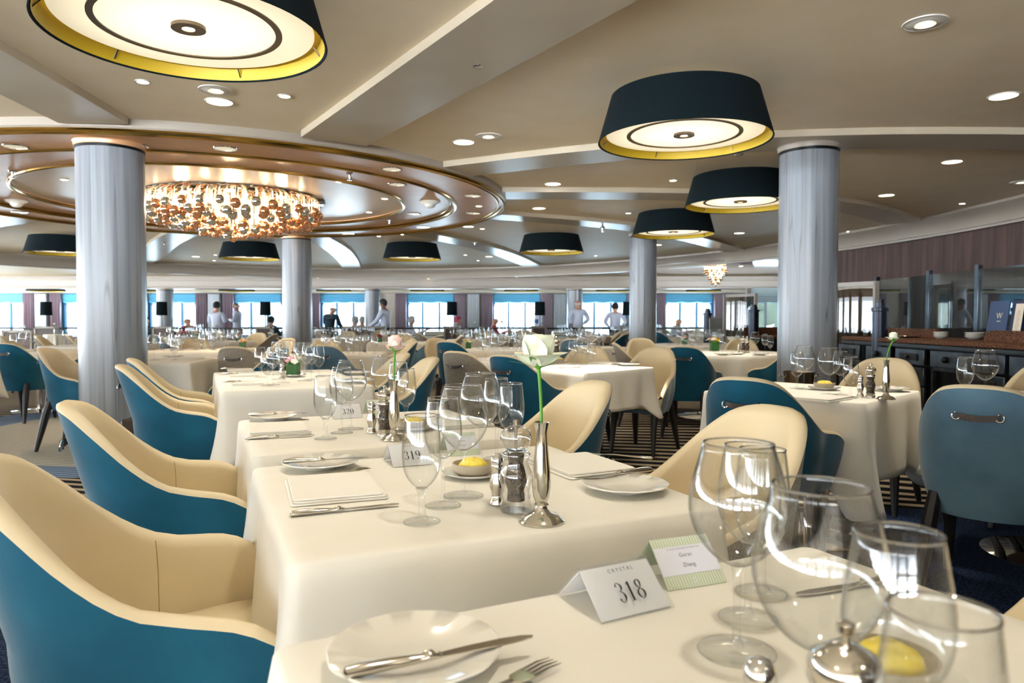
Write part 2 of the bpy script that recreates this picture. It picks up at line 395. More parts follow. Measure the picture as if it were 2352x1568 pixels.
# the round dome: stepped copper rings with gold edges
def annulus(r0, r1, z, t, n=96):
    mb = MB(); mb.shell([(r0, z + t), (r0, z), (r1, z), (r1, z + t)], n); return mb
def dome(cx, cy, s, zb, steps, mats, base):
    k = base
    for (r0, r1, z, t), mm in zip(steps, mats):
        o = annulus(r0 * s, r1 * s, zb + z, t).build('trim_%d' % k, mm, loc=(cx, cy, 0)); o['kind'] = 'structure'; k += 1
    return k
T1 = dome(CX, CY, 1, 0, [(2.8, 3.4, 2.55, .1), (2.16, 2.82, 2.575, .06), (.0, 2.2, 2.605, .03)], [COPPER, COPPER, INNER], 20)
fasc = MB().shell([(3.41, 2.56), (3.43, 2.58), (3.43, 2.65)], 96).build('trim_23', COVEP, loc=(CX, CY, 0)); fasc['kind'] = 'structure'
for j, (r, z, rr) in enumerate([(3.40, 2.548, .026), (3.33, 2.548, .012), (2.80, 2.552, .022), (2.74, 2.574, .012), (2.16, 2.578, .022)]):
    mb = MB().tube([(r * math.cos(a), r * math.sin(a), z) for a in arc(120)], rr, 8, closed=True)
    o = mb.build('trim_%d' % (24 + j), GOLD, loc=(CX, CY, 0)); o['kind'] = 'structure'
# columns
def column(x, y, r, ztop, i, cap):
    o = empty('column', (x, y, 0)); o['kind'] = 'structure'
    MB().lathe([(r, .1), (r, ztop)], 64).build('column_shaft', MARBLE, o, ang=60)
    MB().lathe([(r - .02, 0), (r - .02, .1)], 48).build('column_base', GOLD if i == 0 else BLACKM, o, ang=60)
    MB().lathe([(r + .004, ztop), (r + .004, ztop + .022)], 48).build('column_ring', BLACKM, o, ang=60)
    MB().lathe([(r + .012, ztop + .022), (r + .012, cap - .012), (r + .02, cap)], 64).build('column_capital', COPPER if i < 2 else COVEP, o, ang=60)
column(-3.25, 5.89, .25, 2.485, 0, 2.552); column(-3.68, 12.4, .245, 2.49, 1, 2.552)
column(2.50, 6.13, .235, 2.52, 2, 2.584); column(2.22, 12.27, .225, 2.52, 3, 2.584)
for i, px in enumerate((380, 856, 1320)): column(DX(px, 21.75), 21.75, .235, 2.01, 4 + i, 2.078)
# far bulkhead and the lower zone behind it
mb = MB().box((-4, 21.85, 2.23), (32, .5, .32)); mb.box((-4, 21.9, 2.42), (32, .4, .2)); mb.box((-4, 21.58, 2.32), (32, .06, .05)); mb.box((-4, 21.56, 2.12), (32, .08, .03))
struct(mb, 'trim_40', COVEP, bevel=.01)
struct(MB().box((-4, 24.1, 2.33), (32, 4.1, .1)), 'ceiling_window_zone', BEAMP)
struct(MB().box((-4, 25.6, 2.19), (32, .8, .19)), 'trim_41', BEAMP, bevel=.02)
# window wall
YW = 26.0
wins = [-2.913 + 3.085 * k for k in range(-5, 5)]
W2, Z0, Z1 = .86, .55, 1.86
mb = MB(); xs = [-20] + [v for x in wins for v in (x - W2, x + W2)] + [12]
for k in range(0, len(xs), 2):
    a, b = xs[k], xs[k + 1]; mb.box(((a + b) / 2, YW + .1, 1.1), (b - a, .2, 2.2))
for x in wins:
    mb.box((x, YW + .1, Z0 / 2), (2 * W2, .2, Z0)); mb.box((x, YW + .1, (Z1 + 2.2) / 2), (2 * W2, .2, 2.2 - Z1))
struct(mb, 'wall_back', WALLM)
for k, x in enumerate(wins):
    w = empty('window_%d' % (k + 1), (x, YW, 0)); w['kind'] = 'structure'
    def rr(hx, z0, z1, r, n=8):
        out = []
        for cx_, cz, a0 in ((hx - r, z1 - r, 0), (-hx + r, z1 - r, 90), (-hx + r, z0 + r, 180), (hx - r, z0 + r, 270)):
            out += [(cx_ + r * math.cos(math.radians(a0 + 90 * q / n)), cz + r * math.sin(math.radians(a0 + 90 * q / n))) for q in range(n + 1)]
        return out
    i_ = rr(W2 - .05, Z0 + .05, Z1 - .04, .22); o_ = rr(W2 + .03, Z0 - .03, Z1 + .03, .02)
    mb = MB().grid([[(p[0], -.03, p[1]) for p in o_], [(p[0], -.03, p[1]) for p in i_], [(p[0], .1, p[1]) for p in i_], [(p[0], .1, p[1]) for p in o_]], closed=True)
    mb.box((-.30, .04, (Z0 + Z1) / 2), (.06, .1, Z1 - Z0)); mb.box((.30, .04, (Z0 + Z1) / 2), (.06, .1, Z1 - Z0)); mb.box((0, .05, .86), (2 * W2 - .1, .08, .06))
    mb.build('window_frame', WFRAME, w)
    MB().box((0, .06, (Z0 + Z1) / 2), (2 * W2 - .06, .006, Z1 - Z0 - .06)).build('window_pane', PANE, w)
mb = MB().box((-20.1, 10, .3), (.2, 34, .6)); mb.box((-20.1, 10, 2.35), (.2, 34, .5))
for k in range(12): mb.box((-20.1, -6.6 + 3.1 * k, 1.35), (.2, .9, 1.8))
struct(mb, 'wall_left', WALLM)
# brown wood wall on the right, curving with the oval, and what is beyond it
rows = []
angs = [math.radians(-62 + (82) * i / 40) for i in range(41)]
for z in (0, 2.47):
    rows.append([(CX + (EA + .33) * math.cos(a), CY + (EB + .33) * math.sin(a), z) for a in angs])
for z in (2.47, 0):
    rows.append([(CX + (EA + .45) * math.cos(a), CY + (EB + .45) * math.sin(a), z) for a in angs])
struct(MB().grid(rows), 'wall_right', BROWNW, ang=30)
struct(MB().box((12.1, 18, 1.3), (.2, 18, 2.6)), 'wall_right_far', WALLM)
mb = MB().box((-4, -7.1, .3), (32, .2, .6)); mb.box((-4, -7.1, 2.42), (32, .2, .5))
for k in range(11): mb.box((-19.5 + 3.1 * k, -7.1, 1.35), (.7, .2, 1.8))
struct(mb, 'wall_front', WALLM)

# ============================================================ ceiling lamps
def make_drum():
    o = empty('drum_lamp'); R = .56
    mb = MB(); mb.shell([(R, 0), (.475, .30), (.470, .30), (R - .008, .004), (R - .006, 0), (R, 0)], 72)
    mb.build('shade', SHADE, o, ang=50)
    MB().shell([(R - .012, .006), (.462, .296)], 72).build('shade_lining', SHADEIN, o, ang=60)
    d = MB().lathe([(.0, .052), (.505, .052), (.505, .06), (0, .06)], 72).build('diffuser', DIFF, o)
    MB().shell([(.345, .049), (.345, .044), (.372, .044), (.372, .049)], 64).build('diffuser_ring', RINGB, d)
    MB().shell([(.026, .05), (.026, .036), (.068, .036), (.068, .05)], 40).build('centre_ring', RINGB, d)
    MB().lathe([(0, .044), (.026, .044), (.026, .05), (0, .05)], 24).build('bulb', BULB, d)
    for k in range(6):
        a = k * PI / 3 + .35
        mb = MB().tube([(.515 * math.cos(a), .515 * math.sin(a), .055), (.545 * math.cos(a), .545 * math.sin(a), .02)], .005, 6)
        mb.build('bracket', CHROME, o)
    mb = MB().lathe([(0, .28), (.46, .28), (.46, .30), (0, .30)], 48); mb.build('top_plate', WHITEP, o)
    MB().lathe([(.05, .30), (.05, .345)], 24).build('ceiling_rose', WHITEP, o)
    return o
drum = Proto(make_drum())
def drumat(px, py, lab, z=2.30, d=None):
    if d is None: x, y = G(px, py, z)
    else: x, y = DX(px, d), d
    o = drum.put((x, y, z), random.random(), lab, 'ceiling lamp', 'large black drum lamps on the ceiling')
    L = bpy.data.lights.new('drum_light', 'SPOT'); L.spot_size = math.radians(165); L.spot_blend = .6; L.shadow_soft_size = .15; L.energy = 26; L.color = (1, .90, .76)
    lo = bpy.data.objects.new('drum_light', L); COL.objects.link(lo); lo.location = (x, y, z + .01)
    return x, y
LAMPS = [drumat(1568, 0, 'large black drum lamp above the table with the bare right corner, glowing underside fully seen', d=4.78),
         drumat(442, 0, 'largest black drum lamp, cut by the top edge above the near tables', d=3.04),
         drumat(1698, 0, 'black drum lamp partly hidden by the thick marble column near the service counter', d=7.45),
         drumat(1545, 0, 'black drum lamp overlapping the top of the slim column by the round tables', d=10.0),
         drumat(1266, 0, 'black drum lamp hanging alone between the two curved beams over the far tables', d=12.6),
         drumat(947, 0, 'black drum lamp over the far tables just past the gold edged dome', d=14.0),
         drumat(575, 0, 'black drum lamp seen directly beneath the ball chandelier', d=13.9),
         drumat(142, 0, 'black drum lamp half hidden behind the thick marble column below the chandelier dome', d=12.8)]
drum2 = drum
for i, px in enumerate((107, 345, 545, 767, 982, 1197, 1408, 1615)):
    d = 23.4; nm = ['first', 'second', 'third', 'fourth', 'fifth', 'sixth', 'seventh', 'eighth'][i]
    o = drum.put((DX(px, d), d, 2.06), 0, 'flat looking black drum lamp under the window zone ceiling, %s from the west end' % nm, 'ceiling lamp', 'drum lamps in the window zone')
    o.scale = (1, 1, .7)
    o['label'] = 'black drum lamp low over the window seats, %s counting from the left' % nm

# downlights
def make_down(kind):
    o = empty('downlight' if kind != 'spot' else 'spotlight')
    R = {'big': .085, 'gim': .095, 'small': .035, 'ring': .085}[kind]
    MB().shell([(R + .012, 0), (R + .010, -.006), (R, -.006), (R, .0)], 28).build('trim_ring', CHROME if kind == 'ring' else WHITEP, o)
    if kind in ('big', 'ring'):
        MB().lathe([(0, -.002), (R, -.002), (R, .001), (0, .001)], 24).build('lens', DLENS if kind == 'big' else DOFF, o)
    elif kind == 'gim':
        MB().shell([(R, -.004), (.05, -.012), (.045, -.008), (.04, -.004)], 24).build('gimbal', WHITEP, o)
        MB().lathe([(0, -.007), (.03, -.007), (.03, -.003), (0, -.003)], 16).build('lens', BULB, o)
    else:
        MB().lathe([(0, -.003), (R, -.003), (R, .001), (0, .001)], 16).build('lens', BULB, o)
    return o
DP = {k: Proto(make_down(k)) for k in ('big', 'gim', 'small', 'ring')}
LM = {'the lone drum lamp over the far tables': (1266, 580), 'the big drum lamp above the bare corner table': (1568, 300), 'the largest drum lamp': (412, 90),
      'the column side drum lamp': (1690, 460), 'the brown wood wall': (2150, 560), 'the chandelier': (540, 450), 'the dome end': (1150, 460),
      'the drum lamp past the dome': (947, 597), 'the service counter corner': (2330, 330), 'the column behind the chandelier': (684, 560), 'the drum lamp beneath the chandelier': (575, 596),
      'the left thick column': (257, 400)}
DESC = {'big': 'round bright downlight in the beige ceiling', 'gim': 'white gimbal spotlight with a wide ring', 'small': 'tiny recessed spotlight', 'ring': 'chrome rimmed downlight in the copper dome'}
dl = [('gim', 2125, 52, 0), ('big', 2305, 220, 0), ('big', 2187, 371, 0), ('big', 2036, 448, 0), ('gim', 2345, 418, 0), ('small', 2210, 467, 0), ('gim', 2081, 510, 0), ('small', 1950, 531, 0),
      ('big', 1698, 535, 0), ('small', 1712, 568, 0), ('big', 1510, 562, 0), ('big', 1065, 326, 0), ('gim', 1122, 312, 0), ('big', 1270, 422, 0), ('small', 1546, 414, 0), ('big', 1238, 478, 0),
      ('small', 1443, 489, 0), ('big', 504, 233, 0), ('gim', 495, 206, 0), ('small', 328, 187, 0), ('small', 654, 220, 0), ('big', 1076, 520, 0), ('small', 1108, 525, 0), ('big', 1123, 589, 0),
      ('small', 1098, 598, 0), ('small', 1069, 585, 0), ('small', 1368, 587, 0), ('big', 450, 589, 0), ('small', 495, 585, 0), ('small', 492, 598, 0), ('small', 870, 542, 0), ('small', 925, 538, 0),
      ('ring', 517, 341, 1), ('ring', 348, 357, 1), ('ring', 37, 337, 1), ('ring', 900, 388, 1), ('ring', 912, 423, 2), ('ring', 1087, 449, 1), ('small', 1100, 473, 1), ('ring', 950, 491, 2), ('ring', 1088, 489, 1),
      ('ring', 972, 521, 1), ('ring', 800, 536, 1), ('ring', 20, 417, 2), ('ring', 45, 487, 1), ('small', 148, 412, 3), ('small', 780, 417, 3), ('small', 884, 456, 3), ('small', 848, 487, 3)]
ZL = [ZC, 2.55, 2.575, 2.605]
DLW = []
cnt = {}
for k, px, py, lv in sorted(dl, key=lambda q: min(math.hypot(q[1] - v[0], q[2] - v[1]) for v in LM.values())):
    z = ZL[lv]; x, y = G(px, py, z)
    if lv:
        r = math.hypot(x - CX, y - CY); lo, hi = {1: (2.93, 3.22), 2: (2.32, 2.62), 3: (1.3, 2.02)}[lv]; q = min(max(r, lo), hi) / max(r, .01)
        x, y = CX + (x - CX) * q, CY + (y - CY) * q
    name = min(LM, key=lambda n: math.hypot(px - LM[n][0], py - LM[n][1])); key = (k, name); cnt[key] = cnt.get(key, 0) + 1
    if lv == 3: name = 'the chandelier'
    od = ('closest to ' if cnt[key] == 1 else ORD[cnt[key] - 1] + ' closest to ')
    DP[k].put((x, y, z), 0, '%s, %s%s' % (DESC[k], od, name), 'ceiling light', 'recessed ceiling lights')
    DLW.append((k, x, y, z))
# sprinklers, smoke detector, loudspeaker domes
def make_sprinkler():
    o = empty('fire_sprinkler')
    MB().lathe([(.028, 0), (.026, -.006), (.01, -.012), (.008, -.03), (.006, -.045)], 16).build('body', CHROME, o)
    mb = MB().lathe([(0, -.05), (.022, -.052), (.022, -.054), (0, -.056)], 12); mb.tube([(.008, 0, -.02), (.014, 0, -.035), (.004, 0, -.05)], .002, 5); mb.tube([(-.008, 0, -.02), (-.014, 0, -.035), (-.004, 0, -.05)], .002, 5)
    mb.build('deflector', CHROME, o); return o
spk = Proto(make_sprinkler())
for px, py, z, lb in ((1097, 125, ZC, 'chrome fire sprinkler beside the diagonal ceiling beam'), (803, 397, 2.575, 'chrome fire sprinkler in the copper dome nearest the two dome downlights'),
                      (28, 392, 2.575, 'chrome fire sprinkler in the copper dome by the picture edge'), (1384, 522, 2.585, 'chrome fire sprinkler under the beam with pale blue sheen'),
                      (1091, 556, 2.585, 'chrome fire sprinkler under the curved beam beyond the dome'), (895, 504, 2.575, 'chrome fire sprinkler at the far side of the copper dome'), (378, 556, 2.585, 'chrome fire sprinkler under the beam behind the thick column')):
    x, y = G(px, py, z); spk.put((x, y, z), 0, lb, 'sprinkler', None, 1.3)
def make_dome_spk():
    o = empty('ceiling_speaker'); MB().lathe([(.13, 0), (.12, -.012), (.075, -.03), (.07, -.035)], 32).build('flange', WHITEP, o)
    MB().lathe([(.068, -.032), (.062, -.055), (.04, -.075), (.0, -.082)], 24).build('grille', WHITEP, o); return o
sp2 = Proto(make_dome_spk())
for px, py, lb in ((97, 461, 'white domed ceiling speaker in the copper dome left of the thick column'), (980, 463, 'white domed ceiling speaker in the copper dome nearest its gold rimmed end')):
    x, y = G(px, py, 2.575); q = 2.5 / math.hypot(x - CX, y - CY); sp2.put((CX + (x - CX) * q, CY + (y - CY) * q, 2.575), 0, lb, 'speaker')
o = empty('smoke_detector', (*G(1697, 345, ZC), ZC)); tag(o, 'round white smoke detector beside the big drum lamp', 'smoke detector')
MB().lathe([(.05, 0), (.055, -.02), (.05, -.03)], 24).build('housing', WHITEP, o)
MB().lathe([(.042, -.03), (.04, -.048), (.0, -.055)], 20).build('vent', mat('vent_grey', '#8d8a84', .5), o)

# ============================================================ the ball chandelier
def chandelier(x, y, zt, R, tiers, rb, label, seed, rods=True):
    random.seed(seed)
    o = empty('ball_chandelier', (x, y, 0)); tag(o, label, 'chandelier')
    MB().lathe([(0, zt + .03), (R, zt + .03), (R + .01, zt), (R - .02, zt - .02), (0, zt - .02)], 72).build('ceiling_plate', MIRR, o)
    pts = []
    for (r, z, n) in tiers:
        for k in range(n):
            a = 2 * PI * k / n + random.random() * .15
            pts.append((r * math.cos(a), r * math.sin(a), z + random.uniform(-.02, .02)))
    pts.sort(key=lambda p: p[1])
    cop = MB().ball((0, 0, 0), rb, 16, 12).mesh('copper_ball', BALLC); smk = MB().ball((0, 0, 0), rb, 16, 12).mesh('smoke_ball', BALLS)
    lim = 96
    for i, p in enumerate(pts[:lim]):
        b = obj('glass_ball', cop if i % 2 else smk, o, p); b.scale = (random.uniform(.85, 1.1),) * 3
    if len(pts) > lim:
        mb = MB()
        for p in pts[lim:]: mb.ball(p, rb * .95, 10, 7)
        s = mb.build('glass_balls', BALLC, o); s['kind'] = 'stuff'
    if rods:
        mb = MB()
        for p in pts: mb.tube([(p[0], p[1], p[2] + rb), (p[0], p[1], zt - .02)], .004, 4)
        for k in range(140 if R > .6 else 30):
            a = random.random() * 2 * PI; r = R * .94 * math.sqrt(random.random()); mb.tube([(r * math.cos(a), r * math.sin(a), zt - .02), (r * math.cos(a), r * math.sin(a), zt - random.uniform(.1, .2) - (.12 if r < R * .5 else 0))], .006, 5)
        s = mb.build('crystal_rods', RODG, o); s['kind'] = 'stuff'
    for k in range(5 if R > .6 else 1):
        a = k * 1.256; L = bpy.data.lights.new('chandelier_light', 'POINT'); L.energy = 34 if R > .6 else 12; L.color = (1, .78, .5); L.shadow_soft_size = .05
        lo = bpy.data.objects.new('chandelier_light', L); COL.objects.link(lo); rr_ = R * .55; lo.location = (x + rr_ * math.cos(a), y + rr_ * math.sin(a), zt - .13)
    mb = MB()
    for k in range(14 if R > .6 else 5):
        a = k * 2.4; r = R * math.sqrt((k + .5) / (14 if R > .6 else 5)) * .85; q = MB().ball((r * math.cos(a), r * math.sin(a), zt - .14 - (.12 if r < R * .5 else 0)), .022, 8, 6).build('bulb', BULB, o)
    return o
tiers = [(1.0, 2.42, 34), (.97, 2.35, 32), (.84, 2.33, 28), (.74, 2.30, 24), (.62, 2.40, 18), (.58, 2.26, 18), (.45, 2.28, 12), (.36, 2.21, 12), (.22, 2.19, 8), (.1, 2.16, 3)]
chandelier(-3.38, 8.84, 2.60, 1.07, tiers, .055, 'wide round chandelier of copper and smoke glass balls under the dome', 3)
chandelier(DX(1642, 17.4), 17.4, 2.43, .27, [(.24, 2.3, 11), (.2, 2.22, 9), (.14, 2.13, 7), (.08, 2.04, 4), (.0, 1.97, 1)], .045, 'small tiered glass ball chandelier hanging far back by the slim column', 5)
o = annulus(0.01, 2.4, 2.425, .012).build('trim_42', MIRR, loc=(5.6, 18.0, 0)); o['kind'] = 'structure'
for j, (px, py) in enumerate(((1538, 612), (1701, 600), (1745, 602), (1702, 611))):
    x, y = G(px, py, 2.425); o = DP['small'].put((x, y, 2.424), 0, 'glaring little spotlight in the mirror oval, %s from the small chandelier' % ['first', 'second', 'fourth', 'third'][j], 'ceiling light', 'spotlights in the mirror oval', 1.3)
for j, px in enumerate((732, 983, 1186, 1430)):
    xb = DX(px, 21.3); DP['small'].put((xb, CY + (EB + .30) * math.sqrt(1 - ((xb - CX) / (EA + .3)) ** 2), 2.362), 0, 'small yellow spotlight in the bulkhead above the railing, %s from left' % ['first', 'second', 'third', 'fourth'][j], 'ceiling light', 'bulkhead spotlights')
# ============================================================ chairs
def cr(xs, ys, x):                        # smooth interpolation through given values
    if x <= xs[0]: return ys[0]
    if x >= xs[-1]: return ys[-1]
    i = max(k for k in range(len(xs)) if xs[k] <= x); i = min(i, len(xs) - 2)
    t = (x - xs[i]) / (xs[i + 1] - xs[i]); t2 = t * t * (3 - 2 * t)
    m0 = (ys[min(i + 1, len(ys) - 1)] - ys[max(i - 1, 0)]) / (xs[min(i + 1, len(xs) - 1)] - xs[max(i - 1, 0)]) if i > 0 else 0
    m1 = (ys[min(i + 2, len(ys) - 1)] - ys[i]) / (xs[min(i + 2, len(xs) - 1)] - xs[i]) if i < len(xs) - 2 else (ys[-1] - ys[-2]) / (xs[-1] - xs[-2])
    h = xs[i + 1] - xs[i]
    return (2 * t**3 - 3 * t * t + 1) * ys[i] + (t**3 - 2 * t * t + t) * h * m0 + (-2 * t**3 + 3 * t * t) * ys[i + 1] + (t**3 - t * t) * h * m1
def make_chair(outer, nm):
    o = empty('dining_chair')
    NS = 49; pts = []
    path = []
    for k in range(17):
        u = PI / 2 * k / 16; path.append((.258 * math.sin(u) ** .85, -.29 + .27 * (1 - math.cos(u) ** .8)))
    for k in range(1, 9):
        t = k / 8; path.append((.258 + .040 * math.sin(t * 1.9) , -.02 + .25 * t))
    half = path; L = [0]
    for a, b in zip(half, half[1:]): L.append(L[-1] + math.hypot(b[0] - a[0], b[1] - a[1]))
    tot = L[-1]
    sx = [0, .09, .17, .24, .31, .37, .43, .50, .57, .63, .69, .74]; sz = [.885, .881, .860, .805, .732, .680, .648, .634, .624, .600, .555, .50]
    sx = [v * tot / .74 for v in sx]
    full = [(-p[0], p[1], l) for p, l in zip(reversed(half[1:]), reversed(L[1:]))] + [(p[0], p[1], l) for p, l in zip(half, L)]
    def at(x, y, z):
        k = min(max((z - .35) / .25, 0), 1); k = .80 + .20 * (1 - (1 - k) ** 2)
        up = max(z - .58, 0) / .3
        back = max(0, min(1, (-y) / .29))
        yy = y * (.86 + .14 * (k - .8) / .2) - .085 * up * back
        return (x * k * (1 - .07 * up * up), yy, z)
    cen = (0, .03)
    outr, inr, rim = [], [], []
    NZ = 9
    n = len(full)
    for i, (x, y, l) in enumerate(full):
        zt = cr(sx, sz, l)
        a = full[max(i - 1, 0)]; b = full[min(i + 1, n - 1)]; tx, ty = b[0] - a[0], b[1] - a[1]; q = math.hypot(tx, ty); nx, ny = -ty / q, tx / q   # inward
        th = .042
        xi, yi = x + nx * th, y + ny * th
        outr.append([at(x, y, .35 + (zt - .012 - .35) * j / NZ) for j in range(NZ + 1)])
        e = at(x, y, zt); f_ = at(xi, yi, zt)
        ex, ey = (f_[0] - e[0]), (f_[1] - e[1])
        rimp = [at(x, y, zt - .012), (e[0] + ex * .08, e[1] + ey * .08, zt - .003), (e[0] + ex * .3, e[1] + ey * .3, zt + .003), (e[0] + ex * .6, e[1] + ey * .6, zt + .001), (e[0] + ex * .9, e[1] + ey * .9, zt - .010)]
        down = [at(xi, yi, zt - .022 - (zt - .022 - .44) * j / 7) for j in range(8)]
        # a soft hollow in the middle of the backrest
        inr.append(rimp + down)
    MB().grid(outr).add([], []).build('shell', outer, o, ang=70)
    mb = MB().grid(inr)
    for col_i, oc in ((0, outr[0]), (n - 1, outr[-1])):
        ic = inr[col_i]; inner = list(reversed(ic[5:])); rows = [[oc[min(int(round(j * NZ / 7)), NZ)] for j in range(8)], inner]
        mb.grid(rows)
    mb.build('backrest', CREAM, o, ang=70)
    for ci in (int(n * .19), n - 1 - int(n * .19)):
        MB().tube([(q[0], q[1], q[2]) for q in inr[ci][4:]], .0011, 5).build('seam', SEAM, o)
    # underside and apron of the shell
    bot = [r[0] for r in outr]; bm_ = MB(); bm_.add([(p[0] * .98, p[1] * .98, p[2]) for p in bot] + [(p[0] * .98, p[1] * .98, .40) for p in bot], [tuple(range(len(bot)))] + [(k, (k + 1) % len(bot), len(bot) + (k + 1) % len(bot), len(bot) + k) for k in range(len(bot))])
    bm_.build('seat_base', outer, o)
    # seat cushion
    sc = []
    for (k, z) in ((.93, .39), (.965, .41), (.97, .445), (.95, .468), (.88, .48), (.5, .487), (.02, .488)):
        row = []
        for (x, y, l) in full:
            p = at(x * .9, y * .9 + .012, .46); row.append((p[0] * k, (p[1] - .02) * k + .02 + (.012 if y > .2 else 0), z))
        sc.append(row)
    MB().grid(sc, closed=True).build('seat', CREAM, o, ang=60)
    for sx_ in (-1, 1):
        MB().tube([(sx_ * .185, .15, .37), (sx_ * .185, .175, .2), (sx_ * .195, .20, 0)], [.033, .026, .016], 8).build('leg', DARKW, o)
        MB().tube([(sx_ * .165, -.205, .43), (sx_ * .177, -.236, .32), (sx_ * .190, -.27, .17), (sx_ * .205, -.31, 0)], [.026, .032, .026, .016], 8).build('leg', DARKW, o)
    zz = .765; yb = at(0, -.29, zz)[1]
    rows_ = [[(x_, yb - b_ + dy, zz - c_ + dz) for dy, dz in ((-.003, -.012), (-.003, .012), (.003, .012), (.003, -.012))] for x_, b_, c_ in ((-.07, .008, 0), (-.05, .017, .003), (-.02, .021, .006), (.02, .021, .006), (.05, .017, .003), (.07, .008, 0))]
    st = MB().grid(rows_, closed=True); st.f += [(0, 1, 2, 3), (20, 21, 22, 23)]
    st0 = MB().tube([(-.068, yb - .008, zz), (-.05, yb - .018, zz - .003), (0, yb - .022, zz - .006), (.05, yb - .018, zz - .003), (.068, yb - .008, zz)], .012, 8, flat=.35)
    s = st.build('pull_strap', LEATHER, o)
    for q in (-1, 1):
        MB().tube([(q * .071 + .014 * math.cos(a), yb - .012 + .003 * math.sin(a), zz + .015 * math.sin(a)) for a in arc(14)], .003, 5, closed=True).build('strap_ring', CHROME, s)
    return o
CH = {'teal': Proto(make_chair(TEAL, 'teal')), 'taupe': Proto(make_chair(TAUPE, 'taupe')), 'slate': Proto(make_chair(SLATE, 'slate'))}
CN = {'teal': 'teal velvet', 'taupe': 'taupe tweed', 'slate': 'slate blue'}
def chair(bx, by, th, colr, lab, group=None, origin=False):
    t = math.radians(th); hx, hy = math.sin(t), math.cos(t)
    x, y = (bx, by) if origin else (bx + hx * .345, by + hy * .345)
    return CH[colr].put((x, y, 0), -t, lab, 'chair', group)
def chair_px(px, py, th, colr, lab, dd=0):
    d = .25 * F / (py - 735) + dd
    return chair(DX(px, d), d, th, colr, lab)

# ============================================================ tables and cloths
def table(x, y, w, d, rz, label, rnd=False, foot=.30):
    o = empty('dining_table', (x, y, 0), rz); tag(o, label, 'table')
    if rnd: MB().lathe([(0, .70), (w / 2 - .01, .70), (w / 2 - .01, .742), (0, .742)], 40).build('tabletop', WOODP, o)
    else: MB().box((0, 0, .722), (w - .012, d - .012, .04)).build('tabletop', WOODP, o)
    MB().lathe([(.04, .03), (.035, .1), (.035, .70)], 20).build('pedestal', CHROME, o)
    MB().lathe([(0, 0), (foot, 0), (foot, .008), (foot * .6, .02), (.05, .03), (0, .03)], 40).build('base', CHROME, o, ang=50)
    return o
def cloth(x, y, w, d, rz, drop, label, seed=0, rnd=False, cd=.10):
    rnd_ = random.Random(seed); P_ = []
    if rnd:
        NP = 160
        for k in range(NP): a = 2 * PI * k / NP; P_.append((w / 2 * math.cos(a), w / 2 * math.sin(a), math.cos(a), math.sin(a), 0, a * 1.0))
    else:
        r = .022; hx, hy = w / 2, d / 2
        def side(x0, y0, x1, y1, nx, ny, n):
            for k in range(n):
                t = k / (n - 1); L_ = math.hypot(x1 - x0, y1 - y0); ds = min(t, 1 - t) * L_
                P_.append((x0 + (x1 - x0) * t, y0 + (y1 - y0) * t, nx, ny, ds, 0))
        def corner(cx, cy, a0):
            for k in range(1, 8):
                a = math.radians(a0 + 90 * k / 8); P_.append((cx + r * math.cos(a), cy + r * math.sin(a), math.cos(a), math.sin(a), 0, 1))
        NS_ = 34
        side(hx, -hy + r, hx, hy - r, 1, 0, NS_); corner(hx - r, hy - r, 0)
        side(hx - r, hy, -hx + r, hy, 0, 1, NS_); corner(-hx + r, hy - r, 90)
        side(-hx, hy - r, -hx, -hy + r, -1, 0, NS_); corner(-hx + r, -hy + r, 180)
        side(-hx + r, -hy, hx - r, -hy, 0, -1, NS_); corner(hx - r, -hy + r, 270)
    NT = 12; rows = []
    ph = [rnd_.uniform(0, 6.28) for _ in range(6)]
    zt = .7455
    inner = [.0, .35, .7, .93]
    cx0 = [(p[0], p[1]) for p in P_]
    for k in inner: rows.append([(p[0] * k, p[1] * k, zt) for p in P_])
    rows.append([(p[0] - p[2] * .004, p[1] - p[3] * .004, zt) for p in P_])
    rows.append([(p[0] + p[2] * .002, p[1] + p[3] * .002, zt - .004) for p in P_])
    for j in range(1, NT + 1):
        t = j / NT; row = []
        for i, (px_, py_, nx, ny, ds, c) in enumerate(P_):
            if rnd:
                rip = .035 * math.sin(9 * c + ph[0]) + .018 * math.sin(17 * c + ph[1]); o_ = .01 + t * (.035 + rip); z = zt - .004 - drop * t
            else:
                cone = 1 if c else math.exp(-(ds / .085) ** 2); dent = math.exp(-((ds - .16) / .06) ** 2)
                o_ = .006 + t * (.014 + .062 * cone * t - .016 * dent + .012 * math.sin(ds * 16 + ph[2] + (nx * 2 + ny) * 2))
                z = zt - .004 - (drop + cd * (cone if c == 0 else 1)) * t
            row.append((px_ + nx * o_, py_ + ny * o_, z))
        rows.append(row)
    o = MB().grid(rows, closed=True).build('tablecloth', CLOTH, ang=60, loc=(x, y, .0055)); o.rotation_euler = (0, 0, rz)
    s = o.modifiers.new('thick', 'SOLIDIFY'); s.thickness = .0015; s.offset = 1
    tag(o, label, 'tablecloth'); return o
ZT = .7535                                 # level of things standing on a cloth

